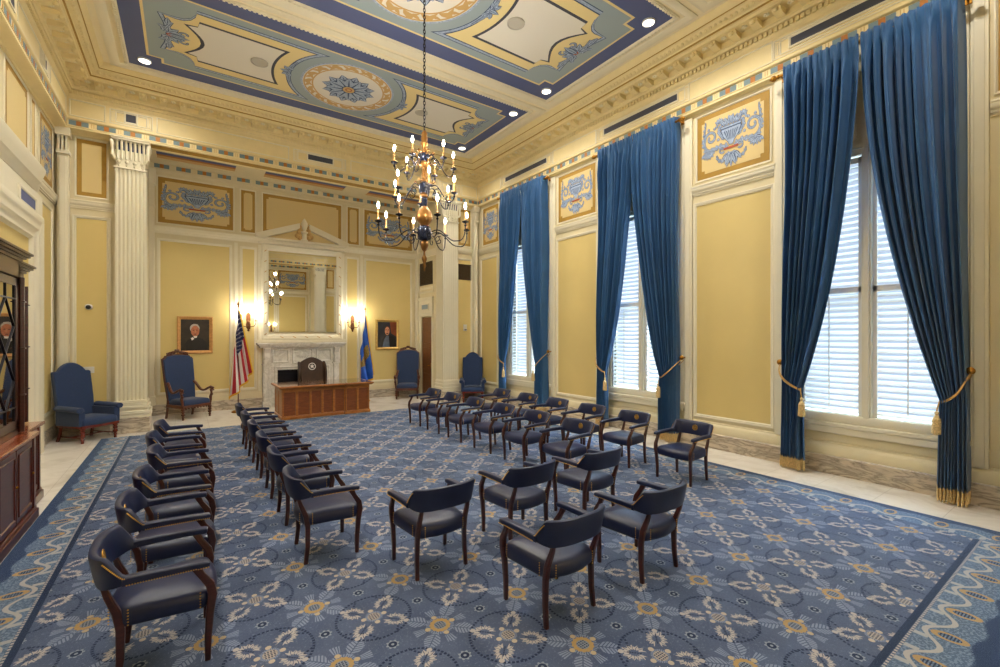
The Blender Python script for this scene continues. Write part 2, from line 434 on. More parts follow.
def urn_mural(parent, W, c, z, sx, sz, T=None):
    mb = MB(); mb.T = T
    pen = Pen(mb, lambda a, b, h: W(c+a*sx, z+b*sz, .0095+h))
    def vine(P, w0, w1, L=.07, both=1, step=3):
        pen.stroke(P, w0, w1, .014); n = len(P)
        for i in range(1, n-1, step):
            dx, dy = P[i+1][0]-P[i-1][0], P[i+1][1]-P[i-1][1]; an = atan2(dy, dx)
            for sg_ in ((1, -1) if both == 1 else (both,)):
                sg_ = 1 if sg_ > 0 else -1; pen.leaf(P[i][0], P[i][1], an+sg_*.95, L*(1-.4*i/n), L*.55)
    for k in (-1, 1):
        F = lambda P: [(k*a, b) for a, b in P]; A = lambda d: radians(d) if k > 0 else PI-radians(d)
        vine(F(bez((.05,-.12), (.2,-.02), (.3,-.12), (.35,-.08), 14)), .03, .035, .07)
        vine(F(bez((.33,-.1), (.46,-.1), (.51,.02), (.47,.16), 12)), .04, .03, .08, -2*k)
        pen.stroke(F(spiral(.36,.10,.115,.03,-.3,PI*2.3)), .034, .022, .014)
        for q_ in range(6): t_ = -.2+q_*.75; pen.leaf(k*(.36+.12*cos(t_)), .10+.12*sin(t_), (t_ if k > 0 else PI-t_), .06, .04)
        vine(F(bez((.47,.14), (.5,.24), (.44,.3), (.46,.38), 10)), .03, .008, .05, -2*k)
        vine(F(bez((.11,.02), (.19,.08), (.24,.18), (.19,.25), 10)), .035, .025, .05)
        pen.stroke(F(spiral(.20,.25,.055,.02,-.4,PI*1.9)), .026, .014, .012)
        for a_ in (30, 60, 90, 120, 150): pen.leaf(k*.2, .28, A(a_), .10, .04)
        for a_ in (-165, -135, -105, -75, -45, -15): pen.leaf(k*.40, -.11, A(a_), .13, .05)
        for a_ in (-120, -80, -40): pen.leaf(k*.46, -.12, A(a_), .10, .04)
        vine(F(bez((.03,-.2), (.13,-.36), (.24,-.32), (.25,-.2), 12)), .035, .012, .05)
        pen.stroke(F(spiral(.16,-.14,.05,.015,-2.5,3.2, 16)), .022, .012, .012)
        for a_ in (-50, -75): pen.leaf(k*.05, -.2, A(a_), .20, .06)
    for a_ in (-110, -90, -70): pen.leaf(0, -.2, radians(a_), .24, .06)
    for a in range(-50, 51, 20): pen.leaf(a/520, .21, radians(90-a*.7), .17-.0006*abs(a), .055)
    for a in range(-30, 31, 20): pen.leaf(a/520, .24, radians(90+a*.9), .11, .04)
    B = [(-.16,.2),(-.165,.14),(-.12,.04),(-.05,-.04),(-.03,-.09),(.03,-.09),(.05,-.04),(.12,.04),(.165,.14),(.16,.2)]
    pen.blob([(a*1.1, b*1.04) for a, b in B], 1, .0065); pen.blob(B, 0, .0072)
    for i in range(-3, 4): pen.ribbon([(i*.038, .13), (i*.018, -.01)], [.016, .008], 1, .0078)
    pen.ribbon([(-.18,.19), (.18,.19)], [.05]*2, 1, .0082); pen.ribbon([(-.17,.195), (.17,.195)], [.026]*2, 0, .0088)
    pen.blob([(-.13,-.12),(.13,-.12),(.12,-.155),(-.12,-.155)], 2, .009)
    o = mb.build('urn_mural', [M['bl'], M['bd'], M['rust']], parent, smooth=0, fix=False)
    return o
# --- floor, ceiling
mb = MB(); mb.box(-2.3, 7.95, -2.3, 14.3, -.12, 0); struct(mb.build('floor', M['floor']))
mb = MB(); mb.box(-2.3, 7.95, -.2, 12.3, ZC, ZC+.15); ceil = struct(mb.build('ceiling', M['ceil']))
# --- right wall with three windows
WIN = (2.17, 5.91, 9.65); HW = .86; WZ0, WZ1 = .74, 5.92
mb = MB()
ys = [-.4]
for c in WIN: ys += [c-HW, c+HW]
ys.append(12.45)
for i in range(0, len(ys), 2): mb.box(XR, XR+.28, ys[i], ys[i+1], 0, ZC)
for c in WIN: mb.box(XR, XR+.28, c-HW, c+HW, 0, WZ0); mb.box(XR, XR+.28, c-HW, c+HW, WZ1, ZC)
wall_r = struct(mb.build('wall_right', M['cream']))
mb = MB(); mb.box(XL-.18, XL, -.4, 12.45, 0, ZC); wall_l = struct(mb.build('wall_left', M['cream']))
PM = [M['cream_l'], M['yellow'], M['mustard'], M['yellow_l']]
mb = MB()
piers = [(.42, .48), (4.04, .70), (7.78, .70), (11.55, .48)]
for c, h in piers: panel(mb, WR, c-h, c+h)
for c, h in ((.52, .42), (4.04, .62), (7.78, .62), (11.47, .42)): painted(mb, WR, c-h, c+h); urn_mural(wall_r, WR, c, 5.39, h*1.62*(1.12 if h < .5 else 1), 1.13)
trim(mb, PM)
mb = MB()
for a, b in ((-.27, 1.0), (3.32, 4.76), (7.06, 8.50), (10.80, 12.27)): run(mb, WR, a, b, RAIL)
for c in WIN:
    for s in (-1, 1):
        a = c+s*1.085; run(mb, WR, a-.075, a+.075, [(0, .43), (.05, .43), (.05, 6.0), (0, 6.0)]); run(mb, WR, a-.045, a+.045, [(.05, .45), (.065, .45), (.065, 5.98), (.05, 5.98)])
trim(mb, M['cream_l'], bevel=.006)
# baseboards (marble below, painted above)
def base(mbm, mbc, W, s0, s1, dm=.05, dc=.035):
    run(mbm, W, s0, s1, [(0, 0), (dm, 0), (dm, .25), (dm-.012, .262), (0, .262)])
    run(mbc, W, s0, s1, [(0, .262), (dc, .262), (dc, .38), (dc*.7, .41), (dc*.45, .42), (dc*.3, .445), (0, .45)])
mbm, mbc = MB(), MB(); base(mbm, mbc, WR, -.27, 12.27, .10, .07)
struct(mbm.build('baseboard_right', M['marble_b'])); trim(mbc, M['cream'])
mbm, mbc = MB(), MB(); base(mbm, mbc, WL, -.27, 12.27, .035, .03)
struct(mbm.build('baseboard_left', M['marble_b'])); trim(mbc, M['cream'])
# --- left wall: door surround with hood, panels above
mb = MB()
for a, b in ((9.24, 10.36), (7.0, 8.9), (4.9, 6.7), (2.0, 4.4)): painted(mb, WL, a, b)
painted(mb, WL, 10.58, 10.80, b=.05, n=.02)
painted(mb, WL, 11.10, 12.02); urn_mural(wall_l, WL, 11.56, 5.39, .72, 1.13)
painted(mb, WL, .3, 1.2)
panel(mb, WL, 11.15, 12.0); panel(mb, WL, .1, 1.3)
trim(mb, PM)
mb = MB()
run(mb, WL, 10.75, 12.27, RAIL); run(mb, WL, -.27, 4.0, RAIL)
# hood over the recess: curved breakfront cornice
def hood(y):   # projection
    t = min(1, max(0, (10.9-y)/.55)); return .06+.16*(t*t*(3-2*t))
HP = [(0, 4.36), (.35, 4.38), (.45, 4.44), (.75, 4.50), (.85, 4.60), (1.0, 4.68), (1.0, 4.72), (0, 4.74)]
rings = []
for i in range(41):
    y = 10.9-(10.9-4.2)*((i/40)**2.2); d = hood(y); rings.append([WL(y, z-(0 if d < .1 else 0), d*k) for k, z in HP])
mb.loops(rings, 0, True, True)
pframe(mb, WL, 4.9, 10.86, -.1, 4.02, [(0, 0), (0, .10), (.04, .12), (.12, .12), (.15, .10), (.26, .10), (.30, .07), (.40, .06), (.44, .01)], 0)
wbox(mb, WL, 4.9, 10.86, 4.02, 4.36, 0, .09)
pframe(mb, WL, 9.45, 10.42, 3.98, 4.24, [(0, .09), (0, .11), (.03, .115), (.045, .09)], 0)
trim(mb, M['cream_l'], bevel=.004)
mb = MB(); quad(mb, WL, 5.34, 10.42, .3, 3.58, .008); trim(mb, M['yellow'])
def vent(W, s0, s1, z0, z1, label, T=None, m='slot', slats=0, group=None):
    t = MB(); t.T = T
    wbox(t, W, s0, s1, z0, z1, .002, .008, 0)
    v = thing('air_vent', label, 'vent', group=group); t.build('slot_plate', M[m], v)
    f = MB(); f.T = T; pframe(f, W, s0-.03, s1+.03, z0-.03, z1+.03, [(0, .0), (0, .02), (.012, .024), (.03, .012), (.03, .004)], 0)
    f.build('vent_frame', M['cream_l'] if m != 'grille' else M['grille'], v)
    if slats:
        g = MB(); g.T = T
        for i in range(slats): z = z0+(z1-z0)*(i+.5)/slats; wbox(g, W, s0+.01, s1-.01, z-.006, z+.006, .008, .018, 0)
        n2 = max(2, int((s1-s0)/.05))
        for i in range(1, n2): x = s0+(s1-s0)*i/n2; wbox(g, W, x-.004, x+.004, z0+.01, z1-.01, .008, .014, 0)
        g.build('grille_bars', M[m], v)
    return v
vent(lambda s, z, d: (XL+.092+d, s, z), 9.52, 10.36, 4.03, 4.19, 'grey-blue vent in the left wall hood above the bookcase', m='navy')
# --- two ends (back alcove, and its twin behind the camera)
def fluted(mb, x0, x1, y0, y1, z0, z1, n=7, dep=.030, m=0):
    def side(a, b):
        out = [a]; L = hypot(b[0]-a[0], b[1]-a[1]); ux, uy = (b[0]-a[0])/L, (b[1]-a[1])/L; nx, ny = -uy, ux
        k = max(1, round(n*L/(x1-x0))); g = L/(k+.6)
        for i in range(k):
            c = .3*g+g*(i+.5); w = g*.36
            for j in range(7): t = PI*j/6; q = c-w*cos(t); e = dep*sin(t); out.append((a[0]+ux*q+nx*e, a[1]+uy*q+ny*e))
        return out
    P = side((x0, y0), (x1, y0))+side((x1, y0), (x1, y1))+[(x1, y1), (x0, y1)]+[]
    P = side((x0, y0), (x1, y0))+side((x1, y0), (x1, y1))+[(x1, y1)]+side((x0, y1), (x0, y0))
    mb.loops([[(a, b, z0) for a, b in P], [(a, b, z1) for a, b in P]], m, True, True)
def column(x0, x1, T, label):
    v = thing('fluted_column', label, 'column', ((x0+x1)/2, 12.2 if T is None else -.2, 0))
    inv = Matrix.Translation((-v.location[0], -v.location[1], 0)); TT = inv if T is None else inv @ T
    y0, y1 = 12.0, 12.45; cx = (x0+x1)/2
    def mk(): q = MB(); q.T = TT; return q
    q = mk(); q.box(x0-.07, x1+.07, y0-.2, y1, 0, .31); q.build('plinth', M['marble_b'], v, bevel=.008)
    q = mk()
    for e, a, b in ((.085, .31, .36), (.085, .37, .44), (.04, .44, .48), (.06, .48, .54), (.025, .54, .58), (.035, .58, .62), (.015, .62, .645)):
        q.box(x0-e, x1+e, y0-e-.04, y1, a, b)
    q.build('base_moulding', M['cream_l'], v, bevel=.008)
    q = mk(); fluted(q, x0, x1, y0, y1, .64, 5.42); q.build('shaft', M['cream_l'], v, smooth=25)
    q = mk(); q.box(x0-.02, x1+.02, y0-.02, y1, 5.42, 5.45); q.box(x0+.015, x1-.015, y0+.02, y1, 5.45, 6.0)
    q.box(x0-.06, x1+.06, y0-.08, y1, 5.985, 6.02); q.box(x0-.075, x1+.075, y0-.095, y1, 6.02, 6.055)
    q.build('bell', M['cream_l'], v, bevel=.005)
    q = mk()
    def leafy(px, py, dx, dy, w, z0, z1, out):
        n = 8; rings = []
        for i in range(n+1):
            t = i/n; o = out*(t**3)+.02; z = z0+(z1-z0)*t; ww = w*(.8+.2*t)/2; 
            rings.append([(px+dx*o-dy*ww, py+dy*o+dx*ww, z), (px+dx*(o+.025), py+dy*(o+.025), z), (px+dx*o+dy*ww, py+dy*o-dx*ww, z), (px+dx*(o-.03), py+dy*(o-.03), z)])
        q.loops(rings, 0, True, True)
    n = 7; w = (x1-x0)/n
    for i in range(n): leafy(x0+w*(i+.5), y0+.02, 0, -1, w*.66, 5.62, 5.98, .05)
    for i in range(5):
        yy = y0+.02+.085*(i+.5)
        leafy(x1-.015, yy, 1, 0, .055, 5.62, 5.98, .05); leafy(x0+.015, yy, -1, 0, .055, 5.62, 5.98, .05)
    for sx, px in ((-1, x0), (1, x1)):
        q.tube([(px+sx*.0, y0-.0, 5.60), (px+sx*.035, y0-.035, 5.66), (px+sx*.03, y0-.03, 5.8), (px+sx*.045, y0-.045, 5.93), (px+sx*.065, y0-.065, 5.965)], [.03, .035, .025, .035, .02], 8)
    for i in range(4):
        xx = x0+(x1-x0)*(i+.5)/4; q.ball((xx, y0+.005, 5.56), .035, 0, 8, 5); q.lathe([(.002, 0), (.02, .02), (.012, .06), (.002, .08)], (xx, y0+.0, 5.46), 8)
    q.build('capital_leaves', M['cream_l'], v)
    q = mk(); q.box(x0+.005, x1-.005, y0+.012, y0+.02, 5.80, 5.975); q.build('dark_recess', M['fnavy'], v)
    return v
def end(T, side):
    K = 0 if T is None else 1
    def mk(): q = MB(); q.T = T; return q
    q = mk()
    q.box(-2.28, 7.98, YB, YB+.15, 0, 6.6)                                  # alcove rear wall
    q.box(XL-.18, -.72, YBAY, YBAY+.15, 0, 6.06); q.box(6.45, 7.98, YBAY, YBAY+.15, 0, 6.06)      # bays
    q.box(-.87, -.72, YBAY+.15, YB, 0, 6.3)
    if K: q.box(6.45, 6.6, YBAY+.15, YB, 0, 6.3)
    else:
        q.box(6.45, 6.6, YBAY+.15, 12.98, 0, 6.3); q.box(6.45, 6.6, 13.76, YB, 0, 6.3); q.box(6.45, 6.6, 12.98, 13.76, 2.6, 6.3)
        q.box(6.6, 6.7, 12.9, 13.8, 0, 2.7)
    q.box(XL-.18, 7.98, 12.07, 12.30, 6.075, ZC)                              # beam
    # alcove soffit with recessed coffers
    xs = [(-.62, .12+.6), (1.1, 2.5), (2.95, 4.3), (4.75, 6.2)] if False else [(-.55, 1.06), (1.72, 3.79), (4.46, 6.2)]
    q.box(-.87, 6.6, 12.30, 13.02, 6.24, 6.6); q.box(-.87, 6.6, 13.55, YB, 6.24, 6.6); q.box(-.87, 6.6, 13.02, 13.55, 6.268, 6.6)
    e = -.87
    for a, b in xs: q.box(e, a, 13.02, 13.55, 6.24, 6.268); e = b
    q.box(e, 6.6, 13.02, 13.55, 6.24, 6.268)
    w = struct(q.build('wall_'+side, M['cream']))
    q = mk(); q.hexa([(-.63, 12.085, 6.046), (6.3, 12.085, 6.046), (6.3, 12.205, 6.022), (-.63, 12.205, 6.022)], [(-.63, 12.085, 6.056), (6.3, 12.085, 6.056), (6.3, 12.205, 6.032), (-.63, 12.205, 6.032)], 0)
    for a, b in xs:
        q.box(a, b, 13.36, 13.55, 6.262, 6.268, 3); q.box(a, b, 13.02, 13.26, 6.262, 6.268, 1); q.box(a, b, 13.26, 13.36, 6.258, 6.268, 2)
    trim(q, [M['mustard'], M['navy'], M['orange'], M['gold_p']])
    q = mk()
    panel(q, WB, -.57, 1.04); panel(q, WB, 1.22, 1.63); panel(q, WB, 4.03, 4.46); panel(q, WB, 4.62, 6.24)
    if K: panel(q, WB, 1.78, 3.91)
    painted(q, WB, -.55, 1.06); painted(q, WB, 1.25, 1.58, b=.06, n=.03); painted(q, WB, 1.78, 3.91); painted(q, WB, 4.11, 4.45, b=.06, n=.03); painted(q, WB, 4.63, 6.24)
    urn_mural(w, WB, .255, 5.38, 1.42, 1.06, T); urn_mural(w, WB, 5.435, 5.38, 1.42, 1.06, T)
    for a, b in ((-1.85, -1.26), (6.94, 7.52)): panel(q, WBAY, a, b); painted(q, WBAY, a+.07, b-.07, b=.075, n=.001)
    trim(q, PM)
    q = mk()
    run(q, WB, -.72, 6.45, RAIL); run(q, WBAY, XL, -1.2, RAIL); run(q, WBAY, 6.85, XR, RAIL)
    for a in (1.13, 1.70, 3.97, 4.54): run(q, WB, a-.04, a+.04, [(0, .45), (.02, .45), (.02, 4.5), (0, 4.5)])
    # corner pilasters
    for a in (-.72, 6.35): q.box(a, a+.10, 13.85, 14.05, .45, 5.15); q.box(a-.02, a+.12, 13.82, 14.05, .27, .5); q.box(a-.015, a+.115, 13.82, 14.05, 5.15, 5.2); q.box(a-.0, a+.10, 13.83, 14.05, 5.2, 5.7); q.box(a-.03, a+.13, 13.78, 14.05, 5.7, 6.06)
    for a, b in ((XL+.06, XL+.22), (XR-.2, XR-.06)):
        q.box(a, b, YBAY-.16, YBAY, .45, 5.55); q.box(a+.03, b-.03, YBAY-.185, YBAY, .5, 5.5); q.box(a-.03, b+.03, YBAY-.2, YBAY, .27, .47)
        q.box(a-.02, b+.02, YBAY-.2, YBAY, 5.55, 5.62)
        for i in range(3): q.box(a+.005+i*.055, a+.04+i*.055, YBAY-.19, YBAY, 5.62, 5.9)
        q.box(a-.03, b+.03, YBAY-.23, YBAY, 5.9, 6.06)
    trim(q, M['cream_l'], bevel=.005)
    mbm, mbc = mk(), mk()
    for W, a, b in ((WB, -.72, 6.45), (WBAY, XL, -1.27), (WBAY, 6.92, XR), (WSL, 12.45, 14.05)): base(mbm, mbc, W, a, b, .04, .03)
    struct(mbm.build('baseboard_'+side, M['marble_b'])); trim(mbc, M['cream'])
    # rear frieze inside the alcove: architrave with blue and orange blocks
    q = mk(); run(q, WB, -.72, 6.45, [(0, 6.0), (.03, 6.0), (.05, 6.05), (.18, 6.08), (.18, 6.235), (0, 6.235)], 0)
    x = -.47
    while x < 6.2:
        wbox(q, WB, x-.15, x+.15, 6.12, 6.215, .178, .186, 1); wbox(q, WB, x-.04, x+.04, 6.12, 6.215, .18, .190, 2); x += .44
    trim(q, [M['cream'], M['teal_f'], M['orange']])
    column(-1.17, -.67, T, 'fluted cream column left of the fireplace, beside the blue armchair' if not K else 'fluted cream column behind the camera, right of the rear alcove in the mirror')
    column(6.33, 6.86, T, 'fluted cream column at right of the desk, beside the wood door' if not K else 'fluted cream column behind the camera seen in the mirror, near the windows')
    return w
wb = end(None, 'back'); wf = end(MIR, 'front')
# --- frieze band and cornice round the whole room
def ring(mb, prof, m=0, x0=FX0, x1=FX1, y0=FY0, y1=FY1):
    rings = [[(x0+p, y0+p, z), (x1-p, y0+p, z), (x1-p, y1-p, z), (x0+p, y1-p, z)] for p, z in prof]
    mb.loops(rings, m, True, False)
mb = MB()
ring(mb, [(-.2, 6.0), (-.17, 6.0), (-.16, 6.03), (-.1, 6.05), (-.02, 6.06), (0, 6.07), (0, 6.105), (.012, 6.11), (.004, 6.118), (0, 6.12), (0, 6.225), (.02, 6.235), (.035, 6.26), (.03, 6.275), (.0, 6.285), (0, 6.66),
     (.02, 6.675), (.035, 6.70), (.045, 6.715), (.045, 6.80), (.10, 6.805), (.11, 6.83), (.13, 6.84), (.13, 6.95), (.36, 6.955), (.37, 7.0), (.395, 7.01)])
ring(mb, [(.42, 7.025), (.43, 7.05), (.47, 7.06), (.50, 7.09), (.52, 7.13), (.54, 7.135)]); ring(mb, [(.555, 7.145), (.57, 7.16), (.60, 7.20), (.62, 7.252)])
trim(mb, M['cream_c'], smooth=50)
mb = MB(); ring(mb, [(.395, 7.01), (.402, 7.02), (.42, 7.025)]); ring(mb, [(.54, 7.135), (.555, 7.145)]); trim(mb, M['mustard'])
def sides():
    """yield (origin, direction, inward normal, length, phase) for the 4 frieze faces"""
    yield (FX1, FY0), (0, 1), (-1, 0), FY1-FY0, 1.56-FY0
    yield (FX0, FY1), (1, 0), (0, -1), FX1-FX0, -1.72-FX0
    yield (FX0, FY0), (0, 1), (1, 0), FY1-FY0, 1.45-FY0
    yield (FX0, FY0), (1, 0), (0, 1), FX1-FX0, -1.72-FX0
def fb(mb, o, t, n, a, b, p0, p1, z0, z1, m=0):
    P = lambda s, p: (o[0]+t[0]*s+n[0]*p, o[1]+t[1]*s+n[1]*p)
    c = [P(a, p0), P(b, p0), P(b, p1), P(a, p1)]
    mb.hexa([(x, y, z0) for x, y in c], [(x, y, z1) for x, y in c], m)
tb, dn, mo, eg = MB(), MB(), MB(), MB()
for o, t, n, L, ph in sides():
    s = ph % .415
    while s < L-.02:
        a, b = max(0, s-.145), min(L, s+.145)
        fb(tb, o, t, n, a, b, -.002, .003, 6.13, 6.22, 0); fb(tb, o, t, n, s-.038, min(L, s+.038), 0, .006, 6.13, 6.22, 1)
        for k in (.19, .225):
            if s+k < L: fb(tb, o, t, n, s+k-.004, s+k+.004, 0, .006, 6.135, 6.215, 2)
        s += .415
    k = int(L/.075)
    for i in range(1, k): s = L*i/k; fb(dn, o, t, n, s-.024, s+.024, .045, .085, 6.728, 6.792)
    k = round(L/.335)
    for i in range(k):
        s = L*(i+.5)/k; P = lambda p, z, w: [(o[0]+t[0]*(s+q)+n[0]*p, o[1]+t[1]*(s+q)+n[1]*p, z) for q in (-w, w)]
        prof = [(.13, 6.86), (.2, 6.855), (.27, 6.87), (.32, 6.89), (.335, 6.925), (.32, 6.95), (.13, 6.95)]
        rings = [[(o[0]+t[0]*(s+q)+n[0]*p, o[1]+t[1]*(s+q)+n[1]*p, z) for p, z in prof] for q in (-.06, -.045, .045, .06)]
        for r_, sc in ((0, .97), (3, .97)): pass
        mo.loops(rings, 0, True, True)
        mo.ball((o[0]+t[0]*s+n[0]*.335, o[1]+t[1]*s+n[1]*.335, 6.895), .038, 0, 8, 5)
        q = s+L/k/2
        if q < L-.1:
            for j in range(5): a = j*2*PI/5; mo.ball((o[0]+t[0]*(q+.028*cos(a))+n[0]*(.25+.028*sin(a)), o[1]+t[1]*(q+.028*cos(a))+n[1]*(.25+.028*sin(a)), 6.945), .02, 1, 6, 4)
    k = int((L-1)/.085)
    for i in range(k):
        s = .5+(L-1)*(i+.5)/k; eg.ball((o[0]+t[0]*s+n[0]*.482, o[1]+t[1]*s+n[1]*.482, 7.085), .028, 0, 6, 4, 1.3)
trim(tb, [M['teal_f'], M['orange'], M['gold_p']]); trim(dn, M['cream_c']); trim(mo, [M['cream_c'], M['cream_l']]); trim(eg, M['cream_c'])
# frieze panels (raised line frames)
mb = MB()
LINE = [(0, 0), (0, .012), (.012, .014), (.022, .0)]
FR = lambda s, z, d: (FX1-d, s, z)
FL = lambda s, z, d: (FX0+d, s, z)
FB = lambda s, z, d: (s, FY1-d, z)
FF = lambda s, z, d: (s, FY0+d, z)
def fret(mb, W, a, b):
    pframe(mb, W, a, b, 6.32, 6.62, LINE); pframe(mb, W, a+.09, b-.09, 6.36, 6.585, LINE)
    for e in (a+.035, b-.075): pframe(mb, W, e, e+.04, 6.37, 6.57, [(0, 0), (0, .01), (.008, .01), (.008, 0)])
for a, b in ((.0, .95), (3.33, 4.78), (7.06, 8.51), (10.8, 12.0)): pframe(mb, FR, a, b, 6.31, 6.64, LINE)
for c in WIN: fret(mb, FR, c-1.15, c+1.15)
for W in (FB, FF):
    for a, b in ((-1.86, -1.32), (-.5, 2.1), (3.6, 6.2), (7.0, 7.55)): pframe(mb, W, a, b, 6.31, 6.64, LINE)
    fret(mb, W, -1.26, -.56); fret(mb, W, 2.2, 3.48); fret(mb, W, 6.25, 6.95)
for a, b in ((10.75, 12.0), (8.9, 10.1), (5, 8.3), (1, 4.5)): pframe(mb, FL, a, b, 6.31, 6.64, LINE)
fret(mb, FL, 10.14, 10.70)
trim(mb, M['cream_l'])
for i, c in enumerate(WIN):
    vent(FR, c-.90, c+.90, 6.43, 6.55, 'long dark frieze vent above the %s curtained window' % ('nearest', 'middle', 'farthest')[i], group='long frieze vents over the windows')
vent(FB, 2.54, 3.14, 6.43, 6.56, 'dark rectangular frieze vent above the centre of the back alcove')
vent(FB, -1.0, -.84, 6.41, 6.58, 'small square dark frieze vent above the left fluted column')
vent(FB, 6.52, 6.68, 6.41, 6.58, 'small square dark frieze vent above the right fluted column')
vent(FF, 2.54, 3.14, 6.43, 6.56, 'dark rectangular frieze vent on the wall behind the camera')
vent(FL, 10.35, 10.49, 6.40, 6.58, 'small dark frieze vent on the left wall near the corner')
vent(FL, 8.55, 8.75, 6.40, 6.58, 'small dark frieze vent on the left wall at the frame edge')
vent(WBAY, 7.03, 7.46, 3.77, 4.2, 'square bronze wall grille right of the right column', m='grille', slats=10)
vent(WSR, 12.95, 13.8, 3.66, 4.34, 'bronze wall grille high above the wooden door', m='grille', slats=14)
vent(lambda s, z, d: (6.398-d, s, z), 13.15, 13.6, 2.84, 2.98, 'small blue-grey louvred vent just above the wooden door', m='teal', slats=4)
# ------------------------------------------------------------------ ceiling panels
def ceiling_panel(yc, sy):
    f = lambda x, y, h: (2.86+x, yc+y*sy, ZC-.004-h)
    W = lambda s, z, d: (2.86+s, yc+z, ZC-d)
    L, D = 3.74, 1.475*sy
    q = MB(); pframe(q, W, -L-.30, L+.30, -D-.26, D+.26, [(0, 0), (.0, .02), (.03, .03), (.07, .03), (.12, .018), (.15, .0)], 0)
    pframe(q, W, -L-.07, L+.07, -D-.07, D+.07, [(0, 0), (0, .03), (.02, .04), (.05, .035), (.07, .006)], 0)
    n = int(2*L/.07)
    for i in range(n):
        for s in (-1, 1): x = -L+2*L*(i+.5)/n; q.box(2.86+x-.018, 2.86+x+.018, yc+s*(D+.04)-.02, yc+s*(D+.04)+.02, ZC-.05, ZC-.03, 0)
    n = int(2*D/.07)
    for i in range(n):
        for s in (-1, 1): y = -D+2*D*(i+.5)/n; q.box(2.86+s*(L+.04)-.02, 2.86+s*(L+.04)+.02, yc+y-.018, yc+y+.018, ZC-.05, ZC-.03, 0)
    trim(q, M['cream_l'])
    q = MB(); pen = Pen(q, f, 7, 8)
    # 0 navy 1 straw 2 teal 3 greige 4 gold 5 white 6 dark grey 7 light blue 8 dark blue 9 rust
    D = 1.475
    pen.blob([(-L,-D),(L,-D),(L,D),(-L,D)], 0, 0)
    def notch(x, y, nx, ny): return [(-x+nx,-y),(x-nx,-y),(x-nx,-y+ny),(x,-y+ny),(x,y-ny),(x-nx,y-ny),(x-nx,y),(-x+nx,y),(-x+nx,y-ny),(-x,y-ny),(-x,-y+ny),(-x+nx,-y+ny)]
    pen.blob(notch(3.45, 1.14, .22, .17), 1, .001); pen.blob(notch(3.41, 1.10, .22, .17), 2, .002)
    def arc(r, a0, a1, n=16): return [(r*cos(a0+(a1-a0)*i/n), r*sin(a0+(a1-a0)*i/n)) for i in range(n+1)]
    for k in (-1, 1):
        F = lambda P: [(k*x, y) for x, y in P]
        def outline(g):
            # cartouche grown inwards by g
            r = 1.14+g; ya = .93-g; a = math.asin(ya/r)
            P = arc(r, a, -a)                                        # medallion side: convex arc
            P = [(x, y) for x, y in P]
            P += [(2.70, -ya)]
            P += [(2.70+.27*(1-cos(t))+0, -ya+(.36-g*.3)*sin(t)) for t in [radians(x) for x in (20, 45, 70, 90)]]
            P += [(3.22-g, -.56+g*.3), (3.15-g, -.30), (3.12-g, 0), (3.15-g, .30), (3.22-g, .56-g*.3)]
            P += [(2.70+.27*(1-cos(t)), ya-(.36-g*.3)*sin(t)) for t in [radians(x) for x in (90, 70, 45, 20)]]
            P += [(2.70, ya)]
            return P
        pen.blob(F(outline(-.015)), 8, .003); pen.blob(F(outline(.0)), 7, .004); pen.blob(F(outline(.05)), 8, .005); pen.blob(F(outline(.07)), 1, .006)
        def inner(g):
            r = 1.44+g; ya = .65-g; a = math.asin(ya/r)
            P = arc(r, a, -a); P += [(2.66, -ya), (2.68, -.5+g*.4), (2.86-g*1.2, -.46+g*.4)]
            P += [(2.86-g*1.2-.25*sin(PI*i/8), -.46+.92*i/8+g*.4*(1-2*i/8)) for i in range(1, 8)]
            P += [(2.86-g*1.2, .46-g*.4), (2.68, .5-g*.4), (2.66, ya)]
            return P
        pen.blob(F(inner(-.015)), 6, .007); pen.blob(F(inner(.035)), 3, .008)
        # foliage at the ends
        c = (3.08, 0)
        for s in (-1, 1):
            pen.stroke(F([(3.16-.02*i, s*(.06+.055*i)) for i in range(7)]), .07, .03, h=.009)
            pen.stroke(F([(x, s*y) for x, y in spiral(2.86, .12, .09, .03, -1.5, 3.6)]), .035, .02, h=.009)
            for j in range(4): a = radians(180-s*(10+38*j)); pen.leaf(k*(3.1), s*.05, a if k > 0 else PI-a, .26-.03*j, .1, h=.009)
            pen.leaf(k*3.1, s*.3, PI/2*s, .2, .08, h=.009); pen.leaf(k*3.12, s*.15, (s*.6 if k > 0 else PI-s*.6), .16, .07, h=.009)
            pen.stroke(F([(1.18, s*.03), (1.17, s*.2), (1.1, s*.42)]), .05, .02, h=.009)
            for j in range(3): a = radians(s*(60+35*j)); pen.leaf(k*1.2, s*.04, a if k > 0 else PI-a, .15, .07, h=.009)
        pen.leaf(k*3.12, 0, PI if k > 0 else 0, .34, .1, h=.011); pen.leaf(k*1.14, 0, 0 if k > 0 else PI, .2, .08, h=.011)
        pen.blob([(k*3.08+.05*cos(i), .05*sin(i)) for i in [j*PI/4 for j in range(8)]], 9, .014)
    C = lambda r, n=48: [(r*cos(2*PI*i/n), r*sin(2*PI*i/n)/1.0) for i in range(n)]
    pen.blob(C(.94), 7, .003); pen.blob(C(.90), 5, .0045); 
    pen.ribbon(C(.875)+[C(.875)[0]], [.03]*49, 4, .006); pen.ribbon(C(.715)+[C(.715)[0]], [.03]*49, 4, .006)
    for i in range(16):
        a = 2*PI*i/16; P = [(r*cos(a+t), r*sin(a+t)) for r, t in ((.72, -.02), (.87, .16), (.87, .24), (.80, .34), (.72, .38), (.76, .18))]
        pen.blob(P, 4, .007); P = [(r*cos(a+t), r*sin(a+t)) for r, t in ((.87, -.02), (.79, .03), (.74, .14), (.84, .10))]; pen.blob(P, 4, .0075)
    pen.blob(C(.70), 3, .006)
